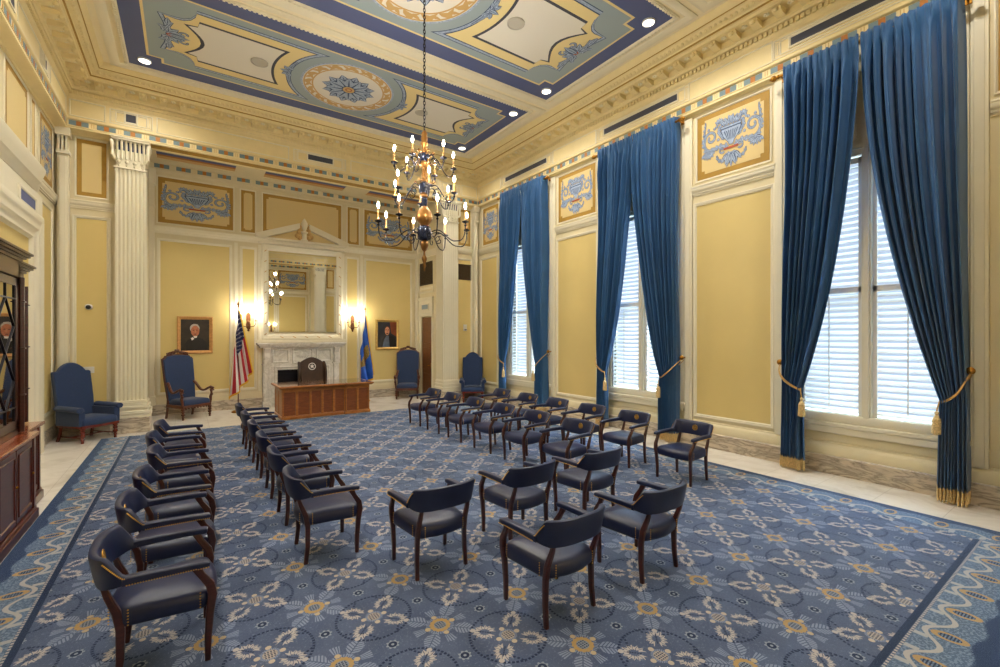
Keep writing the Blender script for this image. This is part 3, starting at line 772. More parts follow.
    for j in range(2):
        for i in range(12):
            a = 2*PI*(i+.5*j)/12; L_ = .55 if j == 0 else .46
            pen.leaf(.10*cos(a), .10*sin(a), a, L_-.1, .22, h=.007+.003*j)
            pen.ribbon([(.16*cos(a), .16*sin(a)), ((L_-.12)*cos(a), (L_-.12)*sin(a))], [.012, .006], 8, .0115+.003*j)
    pen.blob(C(.14, 20), 8, .016); pen.blob(C(.12, 20), 4, .017); pen.blob(C(.07, 16), 9, .018); pen.blob(C(.045, 12), 4, .019)
    q.build('painted_mural', [M[k] for k in ('navy', 'ceil_y', 'teal', 'greige', 'gold_p', 'greige', 'slot', 'bl', 'bd', 'rust')], ceil, smooth=0, fix=False)
    return
PAN = ((9.705, 1.0), (6.02, 1.08), (2.335, 1.0))
for yc, sy in PAN: ceiling_panel(yc, sy)
# downlights and speakers
def disc_thing(name, label, cat, x, y, r, mat_in, mat_rim, group, h=.03):
    v = thing(name, label, cat, (x, y, ZC-.022), 0, group)
    q = MB(); q.lathe([(r*.0001, -.006), (r*.82, -.006), (r*.82, .0), (r*.0001, .0)], (0,0,0), 28); q.build('lens' if 'light' in name else 'mesh_cover', mat_in, v)
    q = MB(); q.lathe([(r*.82, -.004), (r*.9, -.014), (r, -.008), (r, .02), (r*.84, .02)], (0,0,0), 28, cap=False); q.build('rim', mat_rim, v)
    return v
row = {0: 'back', 1: 'middle', 2: 'near'}
for i, (yc, sy) in enumerate(PAN):
    for sx, wx in ((-1, 'left'), (1, 'right')):
        for s_, wy in ((1, 'far'), (-1, 'near')):
            x = 2.86+sx*3.49; y = yc+s_*1.20*sy
            disc_thing('recessed_light', 'round recessed downlight at the %s %s corner of the %s ceiling mural' % (wy, wx, row[i]), 'downlight', x, y, .105, M['can'], M['white_p'], 'recessed ceiling downlights')
            ld = bpy.data.lights.new('downlight', 'SPOT'); ld.energy = 200; ld.color = (1, .955, .88); ld.spot_size = radians(150); ld.spot_blend = .9; ld.shadow_soft_size = .12
            lo = bpy.data.objects.new('downlight_lamp', ld); COL.objects.link(lo); lo.location = (x, y, ZC-.07)
        if i < 3: disc_thing('ceiling_speaker', 'flat grey round ceiling speaker in the %s cartouche of the %s mural' % (wx, row[i]), 'speaker', 2.86+sx*1.69, yc, .15, M['disc'], M['disc'], 'grey ceiling speakers')
# ------------------------------------------------------------------ windows
def window(idx, c):
    q = MB(); X0 = XR+.05
    # casing, jambs, mullion, transom
    pframe(q, WR, c-HW-.14, c+HW+.14, WZ0-.02, WZ1+.12, [(0, 0), (0, .03), (.03, .045), (.10, .035), (.14, .015), (.14, -.26)], 0)
    q.box(XR+.0, XR+.1, c-.055, c+.055, WZ0, WZ1); q.box(XR-.025, XR+.03, c-.03, c+.03, WZ0+.02, WZ1)
    q.box(XR+.01, XR+.11, c-HW, c+HW, 4.52, 4.66); q.box(XR-.02, XR+.02, c-HW, c+HW, 4.60, 4.66)
    for s in (-1, 1): q.box(XR+.02, XR+.1, c+s*(HW-.02)-.02, c+s*(HW-.02)+.02, WZ0, WZ1)
    # blind panels above the transom
    for s in (-1, 1):
        a, b = (c+.055, c+HW-.04) if s > 0 else (c-HW+.04, c-.055)
        q.box(XR+.06, XR+.09, a, b, 4.66, WZ1); W2 = lambda s_, z, d: (XR+.06-d, s_, z)
        pframe(q, W2, a+.07, b-.07, 4.74, 5.84, [(0, 0), (0, .02), (.03, .022), (.05, 0)], 0)
    w = struct(q.build('window_%d' % idx, M['cream_l'], bevel=.004))
    s_ = MB(); s_.box(XR-.085, XR+.12, c-HW-.17, c+HW+.17, WZ0-.06, WZ0); s_.box(XR-.06, XR+.02, c-HW-.13, c+HW+.13, WZ0-.16, WZ0-.06); s_.build('window_sill', M['cream_l'], w, bevel=.012)
    g = MB(); g.box(XR+.19, XR+.195, c-HW, c+HW, WZ0, 4.6); g.build('pane', M['glass'], w)
    b = MB(); b.box(XR+.17, XR+.22, c-HW, c+HW, 2.6, 2.68); b.box(XR+.17, XR+.22, c-.03, c+.03, WZ0, 4.6); b.build('sash_bar', M['white_sh'], w)
    bb = MB(); bb.box(XR+.10, XR+.12, c-HW, c+HW, 4.6, WZ1); bb.build('blind_board', M['cream_l'], w)
    for s in (-1, 1):
        a, e = (c+.06, c+HW-.045) if s > 0 else (c-HW+.045, c-.06)
        f = MB(); x0, x1 = XR+.045, XR+.08
        f.box(x0, x1, a, a+.045, WZ0+.01, 4.5); f.box(x0, x1, e-.045, e, WZ0+.01, 4.5)
        for z0, z1 in ((WZ0+.01, WZ0+.13), (2.60, 2.68), (4.42, 4.5)): f.box(x0, x1, a, e, z0, z1)
        sh = f.build('shutter_panel', M['white_sh'], w, bevel=.003)
        for z0, z1 in ((WZ0+.14, 2.59), (2.69, 4.41)):
            l = MB(); n = round((z1-z0)/.084)
            for i in range(n):
                z = z0+(z1-z0)*(i+.5)/n; T = radians(-36); hw = .043
                P = [(-hw, 0), (-hw*.6, .0045), (hw*.6, .0045), (hw, 0), (hw*.6, -.0045), (-hw*.6, -.0045)]
                R_ = [((x0+x1)/2+px*cos(T)-pz*sin(T), z-px*sin(T)*-1*-1+pz*cos(T)) for px, pz in P]
                l.loops([[(px, y, pz) for px, pz in R_] for y in (a+.046, e-.046)], 0)
            l.build('louvers', M['white_sh'], sh)
        r = MB(); m_ = (a+e)/2; r.box(XR-.008, XR+.004, m_-.006, m_+.006, WZ0+.2, 2.56); r.build('tilt_rod', M['white_sh'], sh)
    return w
for i, c in enumerate(WIN): window(i+1, c)
# ------------------------------------------------------------------ curtains
def curtain(c, side, label, seed, ic=.667, oc=.98):
    """side +1: hangs at the far (+Y) side, -1: at the near side"""
    rnd = random.Random(seed); XC = XR-.25
    top, cin = 6.03, 1.22
    ph = [rnd.uniform(-.5, .5) for _ in range(14)]; nf = 9.0
    def edges(z):
        inn0 = .0; out = 1.00
        if z >= cin:
            t = (top-z)/(top-cin); i = .012+(ic-.012)*t**1.9; o = out+(oc-out)*t
        else:
            t = (cin-z)/cin; i = ic-.03*t; o = oc+.02*t
        return i, o
    def fn(u, v, dx=0.):
        z = top+.03-(top+.03-.17)*v; zz = min(z, top)
        i, o = edges(zz); uu = u+.022*sin(u*17+ph[0]*6)+.03*sin(u*7+ph[1]*6)
        y = i+(o-i)*u
        w = (o-i); t = max(0, min(1, (top-zz)/.5)); near = math.exp(-((zz-cin)/.28)**2)
        A = (.012+.046*t)*(1-.35*near)*(1+.25*sin(u*11+ph[2]*8))
        p = uu*nf*2*PI + .35*sin(z*1.1+ph[3]*6+u*4)
        x = A*sin(p) + .35*A*sin(2.3*p+ph[4]*5)*t + .02*sin(z*1.7+u*3+ph[5]*5)
        hd = max(0, min(1, (zz-(top-.20))/.10)); x = x*(1-.8*hd)+hd*(.018+.010*sin(u*88)+.006*sin(u*143))
        x += near*.035*(1-2*abs(u-.5))
        y += .006*cos(p)*t
        # edge leaves slightly forwards towards the room at the inner side
        x += .03*(1-u)*max(0, min(1, (top-zz)/3))
        rt = max(0, (u-.93)/.07); x -= .15*rt**1.6; y -= .03*rt
        ruff = .006*sin(u*90) if z > top else 0
        return (XC-x-dx, c+side*y, z+ruff)
    v = thing('curtain', label, 'curtain', group='blue window curtains')
    q = MB(); q.surf(fn, 170, 90, flip=(side < 0)); q.build('drape', M['velvet'], v, smooth=80, solid=.008, fix=False)
    f = MB()
    N = 170
    for k in range(N):
        u = (k+.5)/N; p0 = fn(u, 1.0); h = .17+rnd.uniform(-.012, .008); dx = rnd.uniform(-.006, .006); dy = rnd.uniform(-.004, .004)
        f.tube([(p0[0]-.010, p0[1], p0[2]+.015), (p0[0]-.013+dx*.5, p0[1]+dy, p0[2]-h*.5), (p0[0]-.010+dx, p0[1]+dy*1.5, p0[2]-h+.02)], [.004, .0062, .0035], 4)
    f.surf(lambda a, b: tuple(p+q_ for p, q_ in zip(fn(a, 1.0), (-.010, 0, .03-.05*b))), 170, 1)
    f.build('bullion_fringe', M['fringe'], v, smooth=80)
    return fn, edges
def tieback(c, side, fn, edges, label):
    XC = XR-.25; kz = 1.58; ky = c+side*1.03
    v = thing('curtain_tieback', label, 'tieback', (XR-.05, ky, kz), group='gold rope tiebacks')
    T = Matrix.Translation((-(XR-.05), -ky, -kz))
    q = MB(); q.T = T
    for r, x0 in ((.052, .13),):
        rings = []
        for rr, xx in ((.014, .0), (.014, .09), (.038, .10), (.044, .12), (.036, .132), (.024, .137), (.022, .145), (.010, .15), (.001, .152)):
            rings.append([(XR-.05-xx, ky+rr*cos(a), kz+rr*sin(a)) for a in [2*PI*i/18 for i in range(18)]])
        q.loops(rings, 0)
    q.build('wall_knob', M['brass'], v)
    yi = c+side*(edges(1.22)[0]+.015)
    q = MB(); q.T = T
    for off in (0, .022):
        P = bez((XR-.17, ky, kz-.03), (XC-.14-off, ky-side*.05, kz-.18-off), (XC-.13-off, yi+side*.18, 1.30-off), (XC-.07, yi, 1.20-off*.6), 18)
        q.tube(P, .0075, 8)
        P = bez((XC-.07, yi, 1.20-off*.6), (XC+.0, yi-side*.01, 1.20), (XC+.06, yi+side*.12, 1.28), (XR-.1, ky, kz-.05), 12); q.tube(P, .0075, 8)
    P = bez((XC-.085, yi-side*.005, 1.22), (XC-.10, yi-side*.02, 1.15), (XC-.10, yi-side*.025, 1.12), (XC-.10, yi-side*.03, 1.08), 6); q.tube(P, .008, 6)
    q.build('rope', M['rope'], v)
    q = MB(); q.T = T; a = (XC-.10, yi-side*.03, .80)
    q.lathe([(.001, .29), (.018, .285), (.024, .265), (.012, .245), (.02, .235), (.036, .20), (.04, .185), (.036, .18)], a, 14)
    for k in range(26): t = 2*PI*k/26; q.tube([(a[0]+.033*cos(t), a[1]+.033*sin(t), a[2]+.185), (a[0]+.042*cos(t), a[1]+.042*sin(t), a[2]+.02)], [.006, .0065], 4)
    q.lathe([(.03, .01), (.034, .18)], a, 12)
    q.build('tassel', M['fringe'], v)
pos = ('nearest', 'middle', 'farthest')
for i, c in enumerate(WIN):
    for side, sw in ((1, 'left'), (-1, 'right')):
        fn, ed = curtain(c, side, ic=(.79 if (i == 0 and side < 0) else .675), oc=(1.03 if (i == 0 and side < 0) else .98), seed=10*i+side+5, label='long blue curtain with gold fringe, %s half at the %s window' % (sw, pos[i]))
        tieback(c, side, fn, ed, 'gold rope and tassel tieback holding the %s curtain half at the %s window' % (sw, pos[i]))
    v = thing('curtain_rod', 'brass curtain rod with ball finials over the %s window' % pos[i], 'curtain rod', (XR-.235, c, 5.965), group='brass curtain rods')
    q = MB(); q.tube([(0, -1.02, 0), (0, 1.02, 0)], .018, 12); q.build('pole', M['brass'], v)
    for s in (-1, 1):
        q = MB(); rings = []
        for r, t in ((.018, 1.0), (.03, 1.02), (.03, 1.035), (.018, 1.045), (.04, 1.065), (.046, 1.09), (.036, 1.115), (.018, 1.13), (.012, 1.145), (.001, 1.15)):
            rings.append([(r*cos(a), s*t, r*sin(a)) for a in [2*PI*k/16 for k in range(16)]])
        q.loops(rings, 0); q.build('finial', M['brass'], v)
        q = MB(); q.tube([(0, s*1.0, 0), (.15, s*1.0, 0)], .012, 8); q.box(.14, .155, s*1.0-.03, s*1.0+.03, -.04, .04); q.build('bracket', M['brass'], v)
# ------------------------------------------------------------------ rug
mb = MB(); mb.box(-1.31, 6.72, .48, 11.39, 0, .018); r = mb.build('carpet', M['carpet'], bevel=.006)
tag(r, 'large blue patterned carpet with cream and gold flowers covering the marble floor', 'carpet')
# ------------------------------------------------------------------ captain's chairs
GZ = .018
def cushion(mb, outline, zs, m=0):
    """outline: list of (x,y); zs: (inset, z)"""
    cx = sum(p[0] for p in outline)/len(outline); cy = sum(p[1] for p in outline)/len(outline); rings = []
    for ins, z in zs:
        R = []
        for x, y in outline:
            dx, dy = x-cx, y-cy; L = hypot(dx, dy); k = max(.0, 1-ins/L); R.append((cx+dx*k, cy+dy*k, z))
        rings.append(R)
    mb.loops(rings, m)
def rrect(w0, w1, y0, y1, r=.05, bow=.02, n=5, bowb=0):
    """rounded trapezoid: width w0 at y0 (rear) and w1 at y1 (front)"""
    P = []
    for (cx, cy, a0) in ((w1/2-r, y1-r, 0), (-w1/2+r, y1-r, 90), (-w0/2+r, y0+r, 180), (w0/2-r, y0+r, 270)):
        for i in range(n+1): a = radians(a0+90*i/n); P.append((cx+r*cos(a), cy+r*sin(a)))
        if a0 == 0:
            for k in range(1, 6): t = k/6; P.append(((w1/2-r)*(1-2*t), y1+bow*4*t*(1-t)))
        if a0 == 180:
            for k in range(1, 4): t = k/4; P.append((-(w0/2-r)*(1-2*t), y0-bowb*4*t*(1-t)))
    return P
def captain():
    t = thing('captains_chair', '', 'chair', group='navy leather captain chairs')
    q = MB(); out = rrect(.47, .545, -.245, .235, .07, .03, bowb=.03)
    cushion(q, out, [(.03, .325), (.008, .333), (.0, .355), (.0, .39), (.006, .412), (.02, .43), (.05, .443), (.10, .452), (.17, .459), (.22, .461)])
    q.build('seat', M['leather'], t, smooth=60)
    # curved padded backrest: near-straight centre, rounded corners, wings falling to the arms
    sg = lambda v, e: (1 if v >= 0 else -1)*abs(v)**e
    def mid(a): return (.272*sg(sin(a), .72), -.165-.155*abs(cos(a))**.72)
    def ring(a):
        u = abs(a)/(PI/2); k = min(1, max(0, (u-.70)/.27)); k = k**1.1
        zt = .758-.122*k; zb = .572+.020*min(1, max(0, (u-.6)/.4)); x, y = mid(a); x2, y2 = mid(a+.01); x1, y1 = mid(a-.01)
        L = hypot(x2-x1, y2-y1) or 1; nx, ny = (y2-y1)/L, -(x2-x1)/L
        rk = .035*(1-k*.6); th = .022
        P = []
        for f, w in ((0, 1), (.12, 1.15), (.5, 1.2), (.88, 1.0), (.97, .75), (1, .3)):
            z = zb+(zt-zb)*f; o = rk*(f**1.2)-.01; P.append((x+nx*(o+th*w), y+ny*(o+th*w), z))
        for f, w in ((1, .3), (.97, .75), (.88, 1.0), (.5, .95), (.12, 1.0), (0, .8)):
            z = zb+(zt-zb)*f; o = rk*(f**1.2)-.01; P.append((x+nx*(o-th*w), y+ny*(o-th*w), z))
        return P
    q = MB(); q.loops([ring(radians(-89+178*i/44)) for i in range(45)], 0); q.build('backrest', M['leather'], t, smooth=50)
    for s in (-1, 1):
        q = MB(); P = [(s*.274, -.19, .612), (s*.278, -.06, .614), (s*.283, .09, .611), (s*.284, .16, .607), (s*.283, .205, .603), (s*.282, .217, .602)]
        q.bar(P, [.058, .056, .06, .062, .06, .05], [.052, .048, .042, .04, .038, .026]); q.build('armrest', M['leather'], t, bevel=.008)
        # front leg with bowed arm support
        q = MB(); q.bar([(s*.252, .208, .003), (s*.252, .210, .15), (s*.256, .220, .30), (s*.264, .232, .405), (s*.270, .220, .47), (s*.276, .175, .54), (s*.280, .150, .594)],
                        [.030, .034, .038, .042, .04, .034, .04], [.032, .038, .044, .05, .046, .038, .048], up=(0, 1, 0)); q.build('leg', M['mahog'], t, bevel=.004)
        q = MB(); q.bar([(s*.226, -.222, .003), (s*.222, -.206, .15), (s*.218, -.205, .32), (s*.217, -.222, .42), (s*.215, -.262, .52), (s*.212, -.292, .62)],
                        [.030, .034, .038, .038, .034, .03], [.034, .038, .042, .042, .034, .022], up=(0, 1, 0)); q.build('leg', M['mahog'], t, bevel=.004)
    # brass nail heads
    q = MB()
    def nail(x, y, z, n=.0052): q.add([(x+n, y, z), (x-n, y, z), (x, y+n, z), (x, y-n, z), (x, y, z+n), (x, y, z-n)], [(0,2,4),(2,1,4),(1,3,4),(3,0,4),(2,0,5),(1,2,5),(3,1,5),(0,3,5)])
    for s in (-1, 1):
        for i in range(32): y = -.17+.38*i/31; xo = .276+.008*min(1, max(0, (y+.1)/.2))+.030; nail(s*xo, y, .596 if y < .15 else .592)
        for i in range(15):
            u = .72+.26*i/14; R = ring(s*u*PI/2); p = R[3]; nail(p[0]+s*.003, p[1]-.002, p[2]); 
        for z in range(6): nail(s*.272, .17, .345+.017*z); nail(s*.244, -.17, .345+.017*z); nail(s*.175, -.262, .345+.017*z)
    q.build('nail_trim', M['nail'], t, smooth=0)['kind'] = 'stuff'
    q = MB(); c = Vector((0, -.2655, .70)); 
    for r0, r1, d in ((.0, .013, .005), (.016, .019, .004), (.022, .034, .003), (.037, .041, .005)):
        rings = []
        for r_, dd in ((max(r0, .0005), 0), (max(r0, .0005), d), (r1, d), (r1, 0)):
            rings.append([(r_*cos(k*2*PI/20), -.306+dd-.12*r_*sin(k*2*PI/20), .672+r_*sin(k*2*PI/20)) for k in range(20)])
        q.loops(rings, 0, True, False)
    e = q.build('seal_emblem', M['seal'], t); e['label'] = 'round gold seal stamped on the leather'
    return t
chair0 = captain(); first = [True]
ORD = ['nearest', 'second nearest', 'third nearest', 'third farthest', 'second farthest', 'farthest']
def place(x, y, rz, label):
    global chair0
    if first[0]:
        chair0.location = (x, y, GZ); chair0.rotation_euler = (0, 0, rz); chair0['label'] = label; first[0] = False; return chair0
    return dup(chair0, (x, y, GZ), rz, label, 'navy leather captain chairs')
RZE, RZW = -PI/2, PI/2
jit = random.Random(3)
for i, (x, y) in enumerate(((-.09, 3.52), (-.06, 4.37), (-.02, 5.15), (.02, 6.13), (-.04, 7.05), (.0, 7.92))):
    place(x, y, RZE+jit.uniform(-.03, .03), 'navy leather captain chair facing right, %s in the leftmost row' % ORD[i])
for i, y in enumerate((4.36, 5.32, 6.26, 7.20, 8.13, 9.12)):
    place(1.08, y, RZE+jit.uniform(-.02, .02), 'navy leather captain chair facing right, %s in the second row from the left' % ORD[i])
for i, y in enumerate((4.63, 5.55, 6.46, 7.42, 8.32, 9.20)):
    place(4.37, y, RZW+jit.uniform(-.03, .03), 'navy leather captain chair facing left, %s in the row beside the open carpet' % ORD[i])
for i, y in enumerate((3.62, 4.62, 5.53, 6.43, 7.33, 8.27)):
    place(5.61, y, RZW+jit.uniform(-.03, .03), 'navy leather captain chair facing left, %s in the row along the windows' % ORD[i])
place(1.76, 3.57, .0, 'navy captain chair with its back to the camera, left of three in the farther row')
place(2.72, 3.60, .0, 'navy captain chair with its back to the camera, middle of three in the farther row')
place(3.67, 3.57, .0, 'navy captain chair with its back to the camera, right of three in the farther row')
place(2.22, 2.52, .0, 'navy captain chair with its back to the camera, left of the nearest pair')
place(3.21, 2.50, .0, 'navy captain chair with its back to the camera, right of the nearest pair')
# ------------------------------------------------------------------ tall blue armchairs
def turned(h, r=.03): return [(r*.6, 0), (r*.75, .01), (r*.6, .04), (r*.95, h*.25), (r*.6, h*.33), (r*1.2, h*.42), (r*1.25, h*.5), (r*.65, h*.58), (r*1.15, h*.66), (r*1.2, h*.75), (r*.8, h*.8), (r*1.2, h*.86), (r*1.2, h)]
def tall_armchair(label, loc, rz):
    t = thing('tall_armchair', label, 'armchair', loc, rz, 'tall blue upholstered armchairs')
    W, D = .60, .62
    q = MB(); q.box(-W/2-.02, W/2+.02, -D/2, D/2+.03, .27, .325); q.build('seat_rail', M['mahog_r'], t, bevel=.008)
    q = MB(); cushion(q, rrect(W-.06, W+.0, -D/2+.02, D/2+.03, .04, .01), [(.01, .32), (0, .33), (0, .40), (.012, .43), (.04, .45), (.12, .465), (.2, .47)]); q.build('seat', M['uph'], t, smooth=60)
    # back: shoulders with an arched top, thick, reclined
    q = MB(); hw = .31; P = [(-hw+.02, .34), (hw-.02, .34), (hw, .8), (hw, 1.28), (hw-.02, 1.305)]
    P += [(x, 1.30+.165*sin(PI*(1-(x+.23)/.46))**.75) for x in [.23-.046*i for i in range(11)]]+[(-hw+.02, 1.305), (-hw, 1.28), (-hw, .8)]
    def bk(off): return lambda a, z: (a, -.235-off-.16*(z-.34)/1.0, z)
    q.prism(P, bk(0), bk(.10)); q.build('backrest', M['uph'], t, bevel=.02, seg=3)
    for s in (-1, 1):
        q = MB(); x0, x1 = s*(W/2-.05), s*(W/2+.05)
        q.box(min(x0, x1), max(x0, x1), -D/2+.03, D/2, .32, .60)
        q.tube([(s*(W/2+.035), -.27, .635), (s*(W/2+.035), 0, .63), (s*(W/2+.04), D/2+.02, .615), (s*(W/2+.04), D/2+.03, .615)], [.062, .062, .064, .05], 16, sy=.8)
        q.build('armrest', M['uph'], t, bevel=.012)
        q = MB(); q.lathe(turned(.28, .034), (s*(W/2-.02), D/2-.02, 0), 14); q.build('leg', M['mahog_r'], t)
        q = MB(); q.bar([(s*(W/2-.02), -D/2-.03, 0), (s*(W/2-.03), -D/2+.02, .14), (s*(W/2-.03), -D/2+.04, .28)], .045, .045, up=(0, 1, 0)); q.build('leg', M['mahog_r'], t, bevel=.005)
    q = MB()
    for s in (-1, 1): q.bar([(s*(W/2-.025), -D/2+.0, .10), (s*(W/2-.025), D/2-.02, .10)], .03, .022)
    q.bar([(-W/2+.03, .0, .10), (W/2-.03, .0, .10)], .03, .022); q.build('stretcher', M['mahog_r'], t, bevel=.004)
    return t
tall_armchair('tall blue upholstered armchair with arched back by the left wall near the bookcase', (-1.52, 11.56, 0), radians(-139))
tall_armchair('tall blue upholstered armchair with arched back in the far right corner, beside the fluted column', (7.15, 11.63, 0), radians(149))
tall_armchair('blue upholstered armchair mostly out of frame at the right edge, past the nearest window', (7.16, .36, 0), radians(35))
# ------------------------------------------------------------------ carved armchairs
def carved_armchair(label, loc, rz):
    t = thing('carved_armchair', label, 'armchair', loc, rz, 'carved walnut armchairs with blue upholstery')
    W, D = .68, .62
    q = MB(); q.box(-W/2, W/2, -D/2, D/2, .27, .34); q.box(-W/2+.03, W/2-.03, D/2, D/2+.015, .28, .33)
    for i in range(9): q.ball((-W/2+.06+(W-.12)*i/8, D/2+.015, .27), .022, 0, 8, 5)
    q.build('seat_frame', M['walnut'], t, bevel=.008)
    q = MB(); cushion(q, rrect(W-.08, W-.04, -D/2+.02, D/2-.005, .03, .0), [(.01, .33), (0, .34), (0, .40), (.012, .43), (.04, .455), (.12, .47), (.2, .475)]); q.build('seat', M['uph'], t, smooth=60)
    def bk(o): return lambda a, z: (a, -.25-o-.17*(z-.4)/1.1, z)
    hw = .33
    P = [(-hw+.02, .42), (hw-.02, .42), (hw+.01, .9), (hw+.02, 1.40)]+[(hw-.03, 1.43), (hw-.06, 1.475), (.15, 1.50), (0, 1.51), (-.15, 1.50), (-hw+.06, 1.475), (-hw+.03, 1.43)]+[(-hw-.02, 1.40), (-hw-.01, .9)]
    q = MB(); q.prism(P, bk(-.035), bk(.02)); q.build('backrest', M['uph'], t, bevel=.018, seg=3)
    q = MB(); P2 = [(x*1.05, z+(.02 if z > 1 else -.0)) for x, z in P]
    q.prism(P2, bk(.0), bk(.045))
    # crest: carved shells and leaves
    for i in range(-7, 8):
        x = i*.034; z = 1.545+.05*cos(x/.26*PI/2)+(.03 if abs(i) < 2 else 0); p = bk(.005)(x, z); q.ball(p, .026-.0009*abs(i), 0, 8, 5)
        p = bk(.0)(x, z-.035); q.ball(p, .024, 0, 8, 5)
    q.tube([bk(.01)(*p) for p in ((-hw-.01, 1.43), (-.22, 1.47), (-.18, 1.53), (-.09, 1.58), (0, 1.60), (.09, 1.58), (.18, 1.53), (.22, 1.47), (hw+.01, 1.43))], .02, 8)
    for s in (-1, 1): q.tube([bk(.0)(s*.055, 1.62), bk(0)(s*.02, 1.63), bk(0)(0, 1.60)], [.01, .018, .02], 8)
    q.build('carved_frame', M['walnut'], t, bevel=.005)
    for s in (-1, 1):
        q = MB(); P = bez((s*.30, -.33, .86), (s*.33, -.20, .84), (s*.345, -.16, .62), (s*.355, .0, .63), 9)+bez((s*.355, .0, .63), (s*.36, .12, .64), (s*.365, .16, .71), (s*.365, .25, .71), 7)[1:]
        P += [(s*.365, .32, .69), (s*.365, .325, .65), (s*.365, .285, .63)]
        n = len(P); q.bar(P, [.06]*(n-4)+[.075, .08, .07, .05], [.045]*(n-4)+[.055, .06, .055, .04]); 
        for k in range(4): q.ball((s*.365, .245+.025*k, .72-.008*k), .03, 0, 8, 5)
        q.build('armrest', M['walnut'], t, bevel=.006)
        q = MB(); q.bar([(s*.362, .26, .66), (s*.36, .29, .58), (s*.35, .265, .48), (s*.34, .285, .40), (s*.33, .275, .33)], [.05, .04, .055, .045, .05], [.05, .04, .06, .05, .05], up=(0, 1, 0)); q.ball((s*.355, .30, .54), .035); q.build('arm_support', M['walnut'], t, bevel=.006)
        q = MB(); q.lathe(turned(.27, .034), (s*(W/2-.02), D/2-.03, 0), 14); q.build('leg', M['walnut'], t)
        q = MB(); q.bar([(s*(W/2-.03), -D/2-.04, 0), (s*(W/2-.03), -D/2+.01, .2), (s*(W/2-.03), -D/2+.03, .45)], .045, .045, up=(0, 1, 0)); q.build('leg', M['walnut'], t, bevel=.005)
    return t
carved_armchair('carved walnut armchair with tall blue back under the left portrait', (.08, 13.26, 0), radians(-147))
carved_armchair('carved walnut armchair with tall blue back beside the wood door, below the right portrait', (5.80, 13.40, 0), radians(154))
# ------------------------------------------------------------------ desk
M['desk_d'] = wood('darker desk panel wood', '#5E2E10', '#8F4F20', .35)
d = thing('desk', 'large golden brown wooden desk with panelled front before the fireplace', 'desk', (2.87, 11.92, 0))
q = MB(); tw, td = 1.11, .60
q.hexa([(-tw+.04, -td+.04, .735), (tw-.04, -td+.04, .735), (tw-.04, td-.04, .735), (-tw+.04, td-.04, .735)], [(-tw, -td, .765), (tw, -td, .765), (tw, td, .765), (-tw, td, .765)])
q.box(-tw, tw, -td, td, .765, .80); q.build('desktop', M['desk'], d, bevel=.008)
q = MB(); q.box(-tw+.05, tw-.05, -td+.05, td-.05, .800, .806); q.build('glass_top', mat('glossy desk glass', '#8A5A36', .04, coat=1), d)
q = MB(); x = 1.02; y0 = -.48; y1 = .5
def framed(x0, x1, yf, n):
    q.box(x0, x1, yf, yf+.03, .03, .735, 1)
    w = (x1-x0)/n
    for i in range(n+1): a = x0+w*i; q.box(max(x0, a-.03), min(x1, a+.03), yf-.03, yf+.005, .1, .70)
    q.box(x0, x1, yf-.031, yf+.0, .655, .735)
for a, b, yf, n in ((-x, -.40, y0, 2), (-.40, .42, y0+.035, 3), (.42, x, y0, 2)): framed(a, b, yf, n)
q.box(-x, -.40, y0+.02, y1, .03, .735); q.box(.42, x, y0+.02, y1, .03, .735)
for s in (-1, 1):
    for yy in (y0+.02, 0, y1-.03): q.box(s*x-.012, s*x+.012, yy-.02, yy+.04, .1, .72)
    q.box(s*x-.013, s*x+.013, y0, y1, .66, .73)
q.build('desk_body', [M['desk'], M['desk_d']], d, bevel=.004)
q = MB()
for a, b, y_ in ((-x-.03, -.37, y0-.035), (-.37, .39, y0+.0), (.39, x+.03, y0-.035)): q.box(a, b, y_, y_+.06, .02, .085); q.box(a+.01, b-.01, y_+.01, y_+.05, .085, .105)
for s in (-1, 1): q.box(s*x-.03, s*x+.03, y0, y1, .02, .09)
q.build('plinth_moulding', M['desk'], d, bevel=.008)
for a in (-.95, -.45, .45, .95):
    q = MB(); q.tube([(a-.012, y0+.05, .0205), (a+.012, y0+.05, .0205)], .0195, 12); q.build('caster', M['iron'], d)
for c in (-.7, .72):
    for k in range(3):
        q = MB(); q.box(c-.22, c+.22, y1, y1+.018, .12+.2*k, .30+.2*k); dr = q.build('drawer', M['desk'], d, bevel=.004)
        q = MB(); q.tube([(c-.05, y1+.018, .21+.2*k), (c-.045, y1+.04, .2+.2*k), (c+.045, y1+.04, .2+.2*k), (c+.05, y1+.018, .21+.2*k)], .006, 8); q.build('handle', M['brass'], dr)
